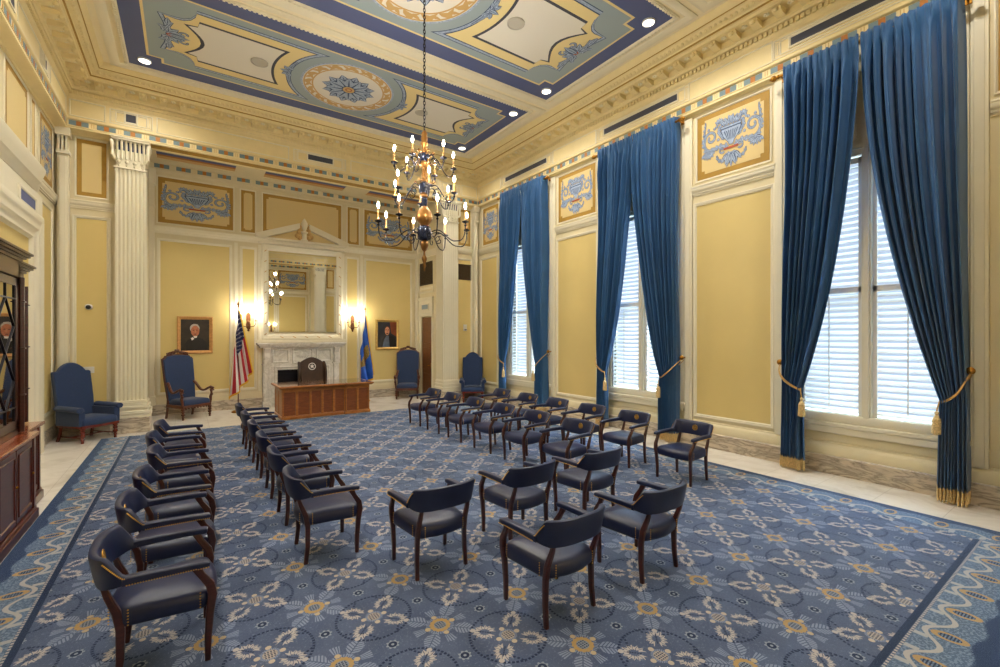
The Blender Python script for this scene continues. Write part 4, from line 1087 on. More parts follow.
# executive chair
e = thing('executive_chair', 'brown leather wing chair with a white star seal behind the desk', 'chair', (2.89, 12.90, 0), PI)
q = MB(); cushion(q, rrect(.56, .60, -.27, .27, .06, .02), [(.02, .42), (0, .44), (0, .50), (.02, .53), (.08, .55), (.18, .56)]); q.build('seat', M['leather_b'], e, smooth=60)
q = MB(); P = [(-.27, .5), (.27, .5), (.31, .9), (.33, 1.22), (.25, 1.285)]+[(.25-.05*i, 1.285+.10*sin(PI*i/10)) for i in range(1, 10)]+[(-.25, 1.285), (-.33, 1.22), (-.31, .9)]
bk = lambda o: (lambda a, z: (a, -.25-o-.10*(z-.5), z)); q.prism(P, bk(0), bk(.09)); q.build('backrest', M['leather_b'], e, bevel=.025, seg=3)
for s in (-1, 1):
    q = MB(); P = [(-.05, .62), (.10, .66), (.13, .9), (.10, 1.15), (.0, 1.27), (-.1, 1.27)]
    q.prism(P, lambda a, z: (s*(.30+.2*max(0, a)), -.30+a-.05*(z-.5), z), lambda a, z: (s*(.355+.2*max(0, a)), -.30+a-.05*(z-.5), z)); q.build('wing', M['leather_b'], e, bevel=.02, seg=3)
    q = MB(); q.bar([(s*.33, -.25, .66), (s*.34, .1, .67), (s*.34, .24, .655)], .09, .07); q.box(s*.33-.03, s*.33+.03, -.25, .2, .45, .65); q.build('armrest', M['leather_b'], e, bevel=.02, seg=3)
q = MB(); q.lathe([(.03, .1), (.03, .42)], (0,0,0), 12)
for k in range(5):
    a = k*2*PI/5+.3; q.bar([(0, 0, .12), (.28*cos(a), .28*sin(a), .075)], .05, .04); q.tube([(.28*cos(a)-.012, .28*sin(a), .03), (.28*cos(a)+.012, .28*sin(a), .03)], .03, 12); q.tube([(.28*cos(a), .28*sin(a), .05), (.28*cos(a), .28*sin(a), .08)], .012, 8)
q.build('swivel_base', M['mahog'], e)
q = MB()
yy = lambda z: -.25-.10*(z-.5)+.004
def disc(r0, r1, m, o):
    R = [[(r*cos(k*2*PI/28), yy(1.13+r*sin(k*2*PI/28))+o, 1.13+r*sin(k*2*PI/28)) for k in range(28)] for r in (max(r0, .0005), r1)]
    q.loops(R, m, True, False)
disc(.078, .098, 0, .003); disc(0, .076, 1, .002)
S = [(r*sin(k*PI/5), r*cos(k*PI/5)) for k, r in enumerate([.070, .030]*5)]
q.add([(a, yy(1.13+b)+.005, 1.13+b) for a, b in S], [tuple(range(10))], 0)
q.build('star_seal', [M['wht'], M['black']], e, smooth=0, fix=False)['label'] = 'round white seal with a five-pointed star'
# ------------------------------------------------------------------ fireplace
f = thing('fireplace', 'white veined marble fireplace mantel behind the desk', 'fireplace', (2.78, YB, 0))
Y = lambda y: y-YB
def fbx(q, x0, x1, y, z0, z1, y2=YB): q.box(x0-2.78, x1-2.78, y-YB, y2-YB, z0, z1)
q = MB(); fbx(q, 1.60, 3.96, 13.66, 1.735, 1.78); fbx(q, 1.64, 3.92, 13.69, 1.69, 1.735); fbx(q, 1.67, 3.89, 13.73, 1.65, 1.69); q.build('mantel_shelf', M['marble_w'], f, bevel=.01)
q = MB(); fbx(q, 1.76, 3.80, 13.86, 1.02, 1.65); fbx(q, 1.76, 2.12, 13.86, 0, 1.02); fbx(q, 3.44, 3.80, 13.86, 0, 1.02)
Wf = lambda s, z, d_: (s-2.78, 13.86-YB-d_, z)
FRM = [(0, 0), (0, .02), (.02, .03), (.04, .02), (.05, 0)]
pframe(q, Wf, 2.04, 3.52, -.1, 1.12, FRM); pframe(q, Wf, 1.98, 2.42, 1.22, 1.60, FRM); pframe(q, Wf, 2.50, 3.06, 1.18, 1.62, FRM); pframe(q, Wf, 3.14, 3.58, 1.22, 1.60, FRM)
q.build('surround', M['marble_w'], f, bevel=.004)
q = MB()   # carved scallop in the middle
for k in range(-4, 5):
    a = k*.28; q.tube([(2.78-2.78+.02*sin(a), 13.85-YB, 1.50), (.09*sin(a)*1.2, 13.835-YB, 1.46-.06*cos(a)), (.17*sin(a)*1.15, 13.85-YB, 1.46-.13*cos(a))], [.012, .022, .012], 6)
for s in (-1, 1): q.tube([(s*x_, 13.85-YB, z_) for x_, z_ in bez((.03, 1.52), (.1, 1.56), (.16, 1.5), (.24, 1.52))], .012, 6)
q.build('carved_shell', M['marble_w'], f)
for a, b in ((1.74, 1.96), (3.60, 3.82)):
    q = MB(); fbx(q, a, b, 13.78, 0, .16); fbx(q, a+.03, b-.03, 13.81, .16, 1.16); fbx(q, a, b, 13.78, 1.16, 1.20)
    c = (a+b)/2-2.78
    q.bar([(c, 13.80-YB, 1.2), (c, 13.76-YB, 1.34), (c, 13.80-YB, 1.5), (c, 13.74-YB, 1.65)], .17, .10, up=(0, 1, 0)); q.tube([(c-.085, 13.77-YB, 1.30), (c+.085, 13.77-YB, 1.30)], .05, 14)
    pframe(q, lambda s, z, d_: (s-2.78, 13.81-YB-d_, z), a+.05, b-.05, .22, 1.1, [(0, 0), (0, .008), (.012, .008), (.02, 0)])
    q.build('pilaster', M['marble_w'], f, bevel=.006)
q = MB(); fbx(q, 2.12, 3.44, 14.03, 0, 1.02, 14.045); fbx(q, 2.12, 2.14, 13.87, 0, 1.02); fbx(q, 3.42, 3.44, 13.87, 0, 1.02); q.build('firebox', M['black'], f)
q = MB(); P = [(2.18-2.78, .03), (3.38-2.78, .03), (3.38-2.78, .9), (2.18-2.78, .9)]
pframe(q, lambda s, z, d_: (s-2.78, 13.90-YB-d_, z), 2.14, 3.42, .02, 1.0, [(0, 0), (0, .02), (.03, .02), (.03, 0)]); fbx(q, 2.16, 3.40, 13.93, .02, 1.0, 13.94)
q.build('fire_screen', M['iron'], f)
# overmantel mirror
m_ = thing('overmantel_mirror', 'tall mirror in a carved cream frame with broken pediment over the fireplace', 'mirror', (2.84, YB, 2.1))
Wm = lambda s, z, d_: (s-2.84, -d_, z-2.1)
q = MB(); quad(q, Wm, 1.90, 3.78, 2.09, 4.36, .035); q.build('mirror_glass', M['mirror'], m_, smooth=0)
q = MB(); pframe(q, Wm, 1.74, 3.94, 1.86, 4.55, [(0, 0), (0, .05), (.02, .09), (.05, .10), (.08, .085), (.12, .085), (.145, .06), (.165, .04), (.18, .034)])
wbox(q, Wm, 1.62, 4.06, 1.79, 1.87, 0, .07); q.build('frame', M['cream_l'], m_, bevel=.003)
q = MB()
def twist(s, z, s2, z2): q.tube([Wm(s, z, .095), Wm((s+s2)/2, (z+z2)/2, .105), Wm(s2, z2, .095)], [.008, .013, .008], 6)
for i in range(9): z = 2.0+.29*i; twist(1.80, z, 1.86, z+.05); twist(3.82, z+.05, 3.88, z)
for i in range(5): s = 2.2+.33*i; twist(s, 1.96, s+.09, 1.92)
q.build('gilt_ribbon', M['gold_p'], m_)
q = MB(); wbox(q, Wm, 1.66, 4.02, 4.55, 4.60, 0, .13); wbox(q, Wm, 1.70, 3.98, 4.60, 4.64, 0, .11)
q.box(1.64-2.84, 4.04-2.84, -.17, 0, 4.66-2.1, 4.72-2.1)
for i in range(22): s = 1.72+.105*i; wbox(q, Wm, s, s+.05, 4.60, 4.65, .11, .13)
for s in (-1, 1):
    A = [(s*1.26, 4.70), (s*1.26, 4.80), (s*.13, 5.22), (s*.13, 5.08), (s*.2, 5.02), (s*.95, 4.74), (s*.95, 4.70)]
    q.prism([(a, b-2.1) for a, b in A], lambda a, b: (a, -.17, b), lambda a, b: (a, 0, b))
q.build('pediment', M['cream_l'], m_, bevel=.008)
q = MB(); P = [(-1.1, 4.70), (1.1, 4.70), (.1, 5.1), (-.1, 5.1)]; q.prism([(a, b-2.1) for a, b in P], lambda a, b: (a, -.03, b), lambda a, b: (a, 0, b)); q.build('tympanum', M['yellow_l'], m_)
q = MB(); q.lathe([(.1, 0), (.1, .04), (.07, .06), (.06, .2), (.1, .24), (.1, .27), (.03, .29), (.05, .34), (.095, .44), (.09, .52), (.05, .60), (.01, .66)], (0, -.10, 4.72-2.1), 14); q.build('urn_finial', M['cream_l'], m_)
q = MB()
for s in (-1, 1):
    for (x_, z_, r_) in ((.12, 4.82, .075), (.19, 4.86, .07), (.14, 4.95, .07), (.13, 5.05, .06), (.11, 5.14, .05)): q.ball((s*x_, -.09, z_-2.1), r_, 0, 8, 5)
q.build('carved_leaves', M['gold_p'], m_)
# ------------------------------------------------------------------ portraits
def portrait(x0, x1, z0, z1, label, kind):
    cx, cz = (x0+x1)/2, (z0+z1)/2; w = x1-x0; h = z1-z0
    t = thing('portrait_painting', label, 'painting', (cx, YB, cz)); W = lambda s, z, d_: (s, -d_-.006, z)
    q = MB(); pframe(q, W, -w/2, w/2, -h/2, h/2, [(0, 0), (0, .035), (.012, .05), (.03, .05), (.05, .035), (.065, .03), (.08, .018)]); q.build('frame', M['giltframe' if kind == 0 else 'giltframe2'], t, bevel=.002)
    q = MB(); a, b = w/2-.07, h/2-.07; quad(q, W, -a, a, -b, b, .015, 0)
    pen = Pen(q, lambda x, z, h_: (x*a, -.006-.0155-h_, z*b))
    el = lambda cx_, cz_, rx, rz, n=18: [(cx_+rx*cos(2*PI*i/n), cz_+rz*sin(2*PI*i/n)) for i in range(n)]
    if kind == 0:
        pen.blob([(-.62, -1), (-.66, -.55), (-.5, -.3), (-.2, -.16), (.2, -.16), (.5, -.25), (.8, -.5), (.86, -1)], 2, .0005)
        pen.blob(el(-.03, .42, .33, .28), 4, .001); pen.blob(el(0, .25, .29, .34), 3, .0015)
        pen.blob([(-.27, .35), (-.2, .55), (0, .62), (.2, .56), (.28, .38), (.3, .5), (.15, .68), (-.12, .68), (-.3, .52)], 4, .002)
        pen.blob([(-.3, -.2), (-.14, -.14), (-.06, -.24), (-.22, -.34)], 5, .002); pen.blob([(-.12, -.08), (.14, -.06), (.1, -.18), (-.06, -.18)], 5, .0018)
        for s in (-1, 1): pen.blob(el(s*.11+.0, .30, .05, .025, 8), 6, .0022)
        pen.blob([(-.02, .3), (.04, .3), (.06, .14), (-.03, .14)], 7, .0022); pen.blob(el(.01, .04, .09, .02, 8), 6, .0022)
        ms = ['pbg', 'pbg', 'suit', 'skin2', 'hair_w', 'wht', 'suit', 'skin']
    else:
        pen.blob([(.25, 1), (1, 1), (1, -.2), (.4, .1)], 7, .0004)
        pen.blob([(-.7, -1), (-.55, -.45), (-.3, -.12), (.3, -.05), (.75, -.2), (.95, -1)], 2, .0008); pen.blob([(-.5, -1), (-.35, -.4), (-.1, -.1), (.15, -.1), (.25, -1)], 4, .0012)
        pen.blob(el(0, .42, .26, .26), 8, .001); pen.blob(el(-.01, .28, .24, .33), 3, .0016)
        for s in (-1, 1): pen.blob(el(s*.11-.02, .36, .07, .035, 8), 6, .0022)
        pen.blob([(-.03, .32), (.03, .32), (.04, .18), (-.05, .18)], 5, .0022); pen.blob([(-.12, .12), (.1, .12), (.12, .04), (-.12, .04)], 8, .0022)
        ms = ['pbg2', 'pbg2', 'suit', 'skin', 'suit2', 'skin2', 'suit', 'pbg3', 'hair_d']
    q.build('canvas', [M[k] for k in ms], t, smooth=0, fix=False)
portrait(-.17, .60, 1.52, 2.48, 'framed portrait of a white-haired man in dark clothes, left of the fireplace', 0)
portrait(4.98, 5.77, 1.53, 2.50, 'framed portrait of a man in glasses and a blue-grey suit, right of the fireplace', 1)
# ------------------------------------------------------------------ sconces
def sconce(x, T, label):
    t = thing('wall_sconce', label, 'wall lamp', (x, YB if T is None else 12-YB, 2.35), 0 if T is None else PI, 'two-candle wall sconces')
    W = lambda s, z, d_: (s, -d_, z)
    q = MB(); P = [(0, -.22), (.05, -.17), (.055, -.05), (.04, .0), (.055, .06), (.055, .20), (.03, .25), (0, .28), (-.03, .25), (-.055, .20), (-.055, .06), (-.04, 0), (-.055, -.05), (-.05, -.15)]
    q.prism(P, lambda a, b: (a, -.045, b), lambda a, b: (a, -.0, b)); q.ball((0, -.04, -.22), .03); q.ball((0, -.04, .0), .05); q.build('backplate', M['bronze'], t, bevel=.01)
    for s in (-1, 1):
        q = MB(); q.tube(bez((0, -.05, -.08), (s*.08, -.14, -.16), (s*.17, -.14, -.12), (s*.17, -.14, .02), 12), .009, 8); q.lathe([(.008, -.01), (.04, .0), (.042, .012), (.018, .015), (.018, .03)], (s*.17, -.14, .03), 14)
        a = q.build('arm', M['bronze'], t)
        q = MB(); q.lathe([(.013, 0), (.013, .16), (.008, .17)], (s*.17, -.14, .06), 12); q.build('candle', M['candle'], a)
        q = MB(); q.lathe([(.004, 0), (.016, .02), (.02, .045), (.012, .075), (.002, .095)], (s*.17, -.14, .23), 10); q.build('bulb', M['bulb_s'], a)
        l = bpy.data.lights.new('sconce_lamp', 'POINT'); l.energy = 17; l.color = (1, .93, .80); l.shadow_soft_size = .06
        o = bpy.data.objects.new('sconce_lamp', l); COL.objects.link(o); o.parent = t; o.location = (s*.17, -.20, .30)
sconce(1.42, None, 'brass two-candle wall sconce left of the overmantel mirror'); sconce(4.25, None, 'brass two-candle wall sconce right of the overmantel mirror')
sconce(1.42, MIR, 'brass two-candle wall sconce behind the camera reflected at the left of the mirror'); sconce(4.25, MIR, 'brass two-candle wall sconce behind the camera, right of the two seen in reflection')
# ------------------------------------------------------------------ flags
def flag(name, label, px, py, top, C, kind, group=None):
    t = thing(name, label, 'flag', (px, py, 0)); 
    q = MB(); q.tube([(0, 0, .05), (0, 0, top-.12)], .014, 10); q.build('pole', M['walnut'], t)
    q = MB(); q.lathe([(.15, 0), (.16, .02), (.13, .05), (.04, .07), (.022, .11), (.02, .14)], (0,0,0), 24); q.build('base', M['brass'], t)
    q = MB(); q.lathe([(.018, 0), (.026, .02), (.012, .035), (.03, .06), (.022, .09), (.001, .15)], (0, 0, top-.15), 14); q.build('finial', M['brass'], t)
    rnd = random.Random(len(name)+kind); p1, p2 = rnd.random()*6, rnd.random()*6
    def fn(a, b, off=0):
        L = lambda k: (C[0][k]*(1-a)*(1-b)+C[1][k]*(1-a)*b+C[2][k]*a*(1-b)+C[3][k]*a*b)
        x, z = L(0), L(1); x += .02*sin(PI*b)*a
        dep = .02+.10*a+.03*b
        y = -.035-dep*.6*sin(b*PI*5.0+p1+a*1.5)-.35*dep*sin(a*5+b*9+p2)
        x += .25*dep*cos(b*PI*5+p1)
        return (x-px, y-off, z)
    def mf(i, j):
        b = (j+.5)/52; a = (i+.5)/60
        if kind == 0:
            if a < .42 and b < 7/13: return 2
            return 0 if int(b*13) % 2 == 0 else 1
        if hypot((a-.45)/.14, (b-.50)/.34) < 1: return 5 if (i*7+j*3) % 5 < 2 else 4
        if abs(b-.4) < .03 and .33 < a < .38: return 6
        return 3
    q = MB(); q.surf(fn, 60, 52, mf=mf)
    if kind == 0:
        for r in range(9):
            for c in range(6 if r % 2 == 0 else 5):
                a = .42*((c+.5)/6 if r % 2 == 0 else (c+1)/6); b = 7/13*(r+.5)/9
                P = [fn(a+(.011 if k % 2 == 0 else .0045)*sin(k*PI/5), b+(.016 if k % 2 == 0 else .007)*cos(k*PI/5), .006) for k in range(10)]
                q.add(P, [tuple(range(10))], 1)
    q.build('cloth', [M[k] for k in ('red', 'wht', 'fnavy', 'fblue', 'buck', 'green', 'wht')], t, smooth=80, solid=.004, fix=False)
    q = MB()
    def fr(P, d):
        for i in range(len(P)-1):
            p, r = P[i], P[i+1]; q.add([p, r, (r[0]+d[0], r[1]+d[1], r[2]+d[2]), (p[0]+d[0], p[1]+d[1], p[2]+d[2])], [(0,1,2,3)], 0)
    fr([fn(1, i/40) for i in range(41)], (.012, 0, -.045)); fr([fn(i/60, 0) for i in range(61)], (.03, -.01, .0))
    fr([fn(i/60, 1) for i in range(61)], (-.015, -.01, -.01))
    q.build('gold_fringe', mat('bright gold fringe', '#E0B02C', .6), t, smooth=0, solid=.004, fix=False)
    return t
flag('national_flag', 'red, white and navy striped flag with stars and gold fringe, left of the fireplace', 1.13, 13.42, 2.88, [(1.14, 2.62), (1.02, 1.45), (1.44, 1.02), (.93, .36)], 0)
flag('state_flag', 'bright blue flag with a tan and green emblem and gold fringe, right of the fireplace', 4.46, 13.46, 2.86, [(4.46, 2.58), (4.30, 1.40), (4.74, .78), (4.26, .40)], 1)
# ------------------------------------------------------------------ chandelier
ch = thing('chandelier', 'three-tier gilt and navy candle chandelier hanging on a long black chain', 'chandelier', (2.87, 6.02, ZC-.02))
Z0 = ZC-.02; zz = lambda z: z-Z0
q = MB()
n = 44; z1 = Z0-.03; z0 = 4.90
for i in range(n):
    z = z0+(z1-z0)*(i+.5)/n; h = (z1-z0)/n*.68; P = []
    for k in range(13):
        a = 2*PI*k/12; u, w = .016*cos(a), h*sin(a); P.append((u if i % 2 else 0, 0 if i % 2 else u, zz(z)+w))
    q.tube(P, .0055, 5)
q.build('chain', M['iron'], ch, smooth=60)
q = MB(); q.lathe([(.002, .0), (.07, 0), (.09, -.015), (.06, -.05), (.02, -.07), (.01, -.09)], (0,0,.014), 20); q.build('ceiling_rose', M['gilt'], ch)
def turn(name, prof, m): q = MB(); q.lathe([(r*(.80 if r > .03 else .9), z-.02) for r, z in prof], (0, 0, -Z0), 24); q.build(name, m, ch, smooth=50)
turn('finial', [(.001, 2.95), (.016, 2.97), (.012, 3.0), (.03, 3.03), (.018, 3.07), (.045, 3.12), (.05, 3.15), (.02, 3.19)], M['gilt'])
turn('drop', [(.02, 3.19), (.015, 3.24), (.05, 3.27), (.075, 3.33), (.07, 3.37), (.05, 3.40)], M['gilt'])
turn('arm_boss', [(.05, 3.40), (.11, 3.42), (.125, 3.45), (.125, 3.56), (.11, 3.60), (.07, 3.62)], M['bluemetal'])
turn('vase', [(.07, 3.62), (.09, 3.65), (.10, 3.66), (.14, 3.70), (.15, 3.75), (.13, 3.82), (.09, 3.86), (.05, 3.90)], M['gilt'])
turn('neck', [(.05, 3.90), (.045, 3.92), (.06, 4.0), (.045, 4.03)], M['bluemetal'])
turn('middle_collar', [(.045, 4.03), (.08, 4.04), (.07, 4.07), (.09, 4.09)], M['gilt'])
turn('middle_boss', [(.09, 4.09), (.10, 4.11), (.10, 4.20), (.085, 4.24), (.06, 4.26)], M['bluemetal'])
turn('middle_spindle', [(.06, 4.26), (.08, 4.28), (.05, 4.31), (.06, 4.36), (.04, 4.40), (.055, 4.43), (.04, 4.47), (.10, 4.50), (.11, 4.53), (.09, 4.55)], M['gilt'])
turn('upper_boss', [(.09, 4.55), (.10, 4.57), (.10, 4.64), (.08, 4.67), (.05, 4.68)], M['bluemetal'])
turn('upper_spindle', [(.05, 4.68), (.06, 4.70), (.04, 4.73), (.05, 4.78), (.075, 4.82), (.05, 4.85), (.065, 4.90), (.045, 4.94), (.055, 4.97), (.02, 5.01)], M['gilt'])
def arm(R, zb, zf, ang, r0, cl, i, tierlight):
    """zb: z where the arm leaves the boss, zf: flame z"""
    ca, sa = cos(ang), sin(ang); X = lambda r, z: (r*ca, r*sa, zz(z))
    zc = zf-.05-cl          # candle foot
    dr = .28 if R > .5 else .14
    P = [X(*p) for p in bez((r0, zb), (r0+.35*(R-r0), zb+.10), (r0+.45*(R-r0), zb-.18), (r0+.75*(R-r0), zc-dr+.02), 10)] + [X(*p) for p in bez((r0+.75*(R-r0), zc-dr+.02), (R-.02, zc-dr), (R, zc-dr*.6), (R, zc-.02), 8)][1:]
    q = MB(); q.tube(P, .0085, 7)
    S = [X(r0+.10+r_*cos(t)*1.0, zb-.10+r_*sin(t)) for t, r_ in [(1.2+.55*k, .07-.0045*k) for k in range(12)]]; q.tube(S, .007, 6)
    q.lathe([(.009, -.02), (.014, -.01), (.045, .0), (.05, .012), (.02, .01), (.018, .035)], X(R, zc-.01), 14)
    q.ball(X(R, zc-.05), .018, 0, 8, 5)
    a = q.build('arm', M['iron'], ch, smooth=60)
    q = MB(); q.lathe([(.012, .0), (.020, .01), (.020, .025), (.010, .035), (.0095, cl-.02), (.006, cl)], X(R, zc+.01), 10); q.build('candle', M['candle'], a)
    q = MB(); q.lathe([(.003, 0), (.014, .02), (.019, .045), (.012, .075), (.001, .10)], X(R, zf-.045), 10); q.build('bulb', M['bulb'], a)
    if i % 2 == 0:
        l = bpy.data.lights.new('candle_lamp', 'POINT'); l.energy = tierlight*1.35; l.color = (1, .93, .80); l.shadow_soft_size = .04
        o = bpy.data.objects.new('candle_lamp', l); COL.objects.link(o); o.parent = ch; o.location = X(R+.03, zf+.06)
base_a = radians(-25.5)
for i in range(8): arm(.66, 3.50, 3.82, base_a+radians(15+45*i), .12, .17, i, 26)
for i in range(6): arm(.46, 4.16, 4.25, base_a+radians(60*i+38), .10, .15, i, 20)
for i in range(6): arm(.43, 4.58, 4.68, base_a+radians(60*i+8), .10, .15, i, 20)
# gilt buds on the upper bosses
for z, R in ((4.24, .13), (4.66, .13), (4.52, .15)):
    for k in range(6):
        a = k*PI/3+.5; q = MB(); q.ball((R*cos(a), R*sin(a), zz(z)), .024, 0, 8, 5); q.tube([(.05*cos(a), .05*sin(a), zz(z-.05)), (R*cos(a), R*sin(a), zz(z))], .008, 6)
        q.build('gilt_bud', M['gilt'], ch)
# ------------------------------------------------------------------ bookcase
b = thing('bookcase', 'dark red-brown breakfront bookcase with lattice glazed doors at the left edge', 'bookcase', (-1.72, 6.3, 0))
def bx(q, x0, x1, y0, y1, z0, z1): q.box(x0+1.7, x1+1.7, y0-6.3, y1-6.3, z0, z1)
BK = -2.03
q = MB(); bx(q, BK, -1.34, 5.05, 6.95, .10, .90); bx(q, BK, -1.45, 4.35, 7.75, .10, .90)
bx(q, BK, -1.30, 5.03, 6.99, .0, .10); bx(q, BK, -1.41, 4.32, 7.79, 0, .10); bx(q, BK, -1.315, 5.04, 6.98, .10, .13); bx(q, BK, -1.425, 4.33, 7.78, .10, .13)
for y in (5.10, 6.90): bx(q, -1.35, -1.315, y-.035, y+.035, .13, .88)
for y in (4.41, 7.69): bx(q, -1.46, -1.425, y-.03, y+.03, .13, .88)
q.build('base_cabinet', M['cab'], b, bevel=.006)
for i in range(3):
    y0 = 5.16+.57*i; y1 = y0+.55
    q = MB(); bx(q, -1.345, -1.325, y0, y1, .15, .87); Wc = lambda s, z, d_: (-1.325+d_+1.7, s-6.3, z)
    pframe(q, Wc, y0+.05, y1-.05, .20, .82, [(0, 0), (.0, .008), (.012, .01), (.03, -.008)]); dr = q.build('door', M['cab'], b, bevel=.003)
    q = MB(); q.ball((-1.315+1.7, y1-.03-6.3, .52), .014); q.build('knob', M['brass'], dr)
for y0, y1 in ((4.46, 4.98), (7.03, 7.63)):
    q = MB(); bx(q, -1.455, -1.435, y0, y1, .15, .87); Wc = lambda s, z, d_: (-1.435+d_+1.7, s-6.3, z); pframe(q, Wc, y0+.05, y1-.05, .20, .82, [(0, 0), (.0, .008), (.012, .01), (.03, -.008)]); q.build('door', M['cab'], b, bevel=.003)
q = MB(); bx(q, BK, -1.29, 5.02, 7.0, .905, .94); bx(q, BK, -1.40, 4.32, 7.80, .90, .936); q.build('worktop', M['cabtop'], b, bevel=.008)
# upper stage
q = MB()
bx(q, BK, -1.47, 5.1, 5.14, .94, 2.78); bx(q, BK, BK+.02, 4.42, 7.68, .94, 2.7); bx(q, BK, -1.57, 7.62, 7.68, .94, 2.70); bx(q, BK, -1.57, 4.42, 4.48, .94, 2.70)
bx(q, BK, -1.44, 6.90, 6.95, .94, 2.78); bx(q, BK, -1.44, 5.05, 5.1, .94, 2.78)
bx(q, BK, -1.44, 5.05, 6.95, 2.62, 2.80); bx(q, BK, -1.56, 4.42, 7.68, 2.58, 2.74); bx(q, BK, -1.44, 5.05, 6.95, .94, 1.0); bx(q, BK, -1.56, 4.42, 7.68, .94, 1.0)
for z in (1.4, 1.8, 2.2): bx(q, BK, -1.62, 4.45, 7.65, z, z+.02)
for y in (6.92, 5.08): q.tube([(-1.425+1.7, y-6.3, .96), (-1.425+1.7, y-6.3, 2.62)], .028, 12); 
for y in (7.66,): q.tube([(-1.545+1.7, y-6.3, .96), (-1.545+1.7, y-6.3, 2.58)], .026, 12)
for z in (1.35, 1.85, 2.35): bx(q, -1.46, -1.39, 6.885, 6.955, z, z+.015); bx(q, -1.58, -1.51, 7.625, 7.695, z, z+.015)
q.build('upper_case', M['mahog'], b, bevel=.004)
q = MB()
def corn(xf, y0, y1, z):
    for e, a, c in ((.02, 0, .03), (.045, .03, .05), (.07, .05, .075), (.09, .075, .10)): bx(q, BK, xf+e, y0-e, y1+e, z+a, z+c)
corn(-1.44, 5.05, 6.95, 2.79); corn(-1.56, 4.42, 7.68, 2.73); q.build('cornice', M['mahog'], b, bevel=.006)
def gdoor(y0, y1, xf):
    q = MB(); x0, x1 = xf-.02, xf; s = .085
    for a, c, z0, z1 in ((y0, y0+s, 1.01, 2.60), (y1-s, y1, 1.01, 2.60), (y0, y1, 1.01, 1.10), (y0, y1, 2.52, 2.60)): bx(q, x0, x1, a, c, z0, z1)
    g = q.build('glazed_door', M['mahog'], b, bevel=.004)
    q = MB(); a, c = y0+s, y1-s; z0, z1 = 1.10, 2.52; m_ = (a+c)/2
    def ln(p, r): q.bar([(xf-.006+1.7, p[0]-6.3, p[1]), (xf-.006+1.7, r[0]-6.3, r[1])], .014, .014, up=(1, 0, 0))
    H = (z1-.14-z0-.14)/2
    ln((a, z1-.14), (c, z1-.14)); ln((a, z0+.14), (c, z0+.14)); ln((a+.04, z0), (a+.04, z1)); ln((c-.04, z0), (c-.04, z1)); ln((m_, z1), (m_, z1-.14)); ln((m_, z0), (m_, z0+.14))
    for k in range(2):
        zt = z1-.14-H*k
        for e in (a+.04, c-.04): ln((m_, zt), (e, zt-H/2)); ln((e, zt-H/2), (m_, zt-H))
        ln((a+.04, zt), (m_, zt-H/2)) if False else None
    q.build('lattice', M['iron'], g)
    q = MB(); bx(q, xf-.012, xf-.010, a, c, z0, z1); q.build('glass', M['cabglass'], g)
gdoor(6.07, 6.88, -1.435); gdoor(5.14, 6.05, -1.435); gdoor(7.03, 7.60, -1.555); gdoor(4.5, 5.0, -1.555)
# ------------------------------------------------------------------ door and small wall fittings
q = MB(); q.box(6.47, 6.52, 13.02, 13.72, 0.0, 2.57); 
for z0, z1 in ((.15, .75), (.9, 1.6), (1.72, 2.42)):
    pframe(q, lambda s, z, d_: (6.47-d_, s, z), 13.14, 13.60, z0, z1, [(0, 0), (0, .006), (.015, .012), (.04, .004)])
dr = struct(q.build('door_1', M['doorwood'], bevel=.003))
q = MB(); q.tube([(6.47, 13.09, 1.02), (6.42, 13.09, 1.02), (6.415, 13.10, 1.02), (6.41, 13.2, 1.02)], .011, 8); q.box(6.455, 6.47, 13.065, 13.115, .92, 1.10); q.build('door_handle', M['brass'], dr)
q = MB(); pframe(q, WSR, 12.88, 13.86, -.08, 2.72, [(0, 0), (0, .03), (.02, .045), (.06, .035), (.10, .02), (.12, .0)]); q.box(6.39, 6.45, 12.84, 13.9, 2.72, 2.78); q.box(6.37, 6.45, 12.82, 13.92, 3.14, 3.22); q.box(6.40, 6.45, 12.86, 13.88, 2.78, 3.14)
q.box(6.38, 6.45, 12.50, 14.0, 4.52, 4.72); pframe(q, WSR, 12.86, 13.88, 3.36, 3.56, PANEL)
trim(q, M['cream_l'], bevel=.004)
v = thing('security_camera', 'small white and black dome camera high on the yellow wall above the blue armchair', 'camera', (-1.60, YBAY-.005, 2.57))
q = MB(); q.T = Matrix.Rotation(PI/2, 4, 'X'); q.lathe([(.001, 0), (.06, 0), (.06, .03), (.045, .05), (.044, .052)], (0,0,0), 18); q.build('housing', M['white_p'], v)
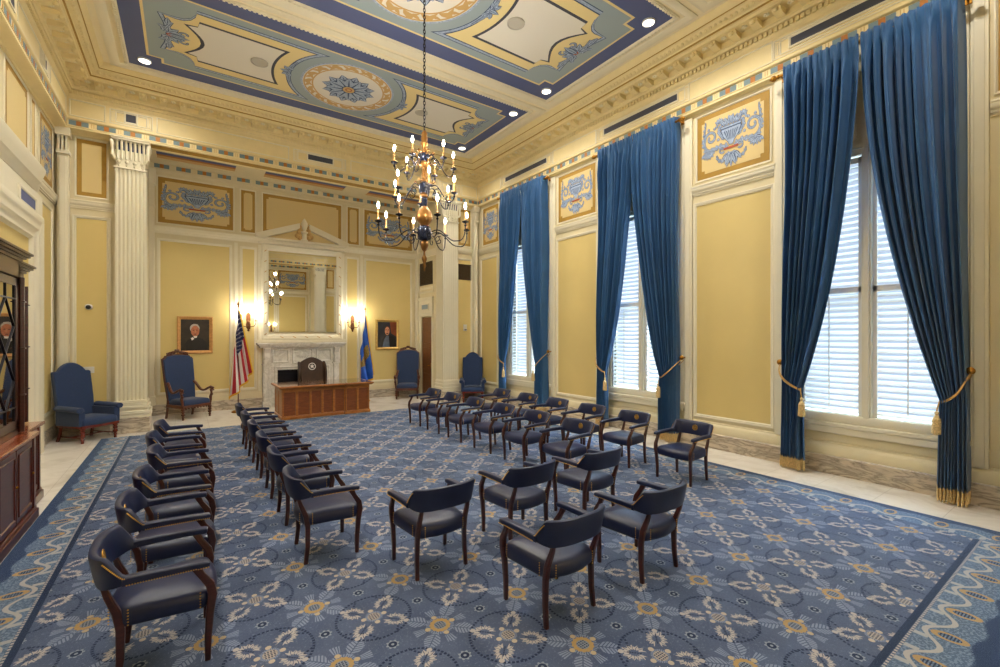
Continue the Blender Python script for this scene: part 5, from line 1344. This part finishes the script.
q = MB(); q.ball((0, -.055, -.005), .042, 0, 14, 8); q.build('dome', M['black'], v)
v = thing('wall_plate', 'white rectangular wall plate beside the left corner armchair', 'switch', (-1.60, YBAY-.006, 1.29))
q = MB(); q.box(-.085, .085, -.012, 0, -.065, .065); q.build('cover', M['white_p'], v, bevel=.005)
q = MB()
for x in (-.04, .04): q.box(x-.012, x+.012, -.02, -.012, -.02, .02)
q.build('switch_toggle', M['white_p'], v)
v = thing('wall_strobe', 'white wall-mounted alarm unit right of the right fluted column', 'alarm', (7.24, YBAY-.006, 2.23))
q = MB(); q.box(-.055, .055, -.05, 0, -.10, .10); q.build('housing', M['white_p'], v, bevel=.008)
q = MB(); q.box(-.035, .035, -.062, -.05, -.02, .06); q.build('lens', M['greige'], v, bevel=.004)
q = MB(); q.box(-.04, .04, -.056, -.05, -.085, -.05); q.build('grille', M['slot'], v)
# ------------------------------------------------------------------ light, world, camera
w = bpy.data.worlds.new('World'); bpy.context.scene.world = w; w.use_nodes = True
bg = w.node_tree.nodes['Background']; bg.inputs[0].default_value = (.66, .80, 1.0, 1); bg.inputs[1].default_value = .8
for i, c in enumerate(WIN):
    l = bpy.data.lights.new('daylight', 'AREA'); l.shape = 'RECTANGLE'; l.size = 3.4; l.size_y = 3.0; l.energy = 15000; l.color = (.50, .74, 1.0)
    o = bpy.data.objects.new('daylight', l); COL.objects.link(o); o.location = (XR+6.0, c, 8.2)
    d_ = Vector((-6, 0, -5.6)); o.rotation_euler = d_.to_track_quat('-Z', 'Y').to_euler()
cam = bpy.data.cameras.new('Camera'); cam.sensor_width = 36; cam.lens = 449/1000*36; cam.shift_y = .0015; cam.clip_start = .05
co = bpy.data.objects.new('Camera', cam); COL.objects.link(co); co.location = (0, 0, 2.0); co.rotation_euler = (PI/2, 0, radians(-35.05))
sc = bpy.context.scene; sc.camera = co
sc.view_settings.view_transform = 'Standard'; sc.view_settings.look = 'None'; sc.view_settings.exposure = 0.02; sc.view_settings.gamma = 1; sc.view_settings.use_curve_mapping = False
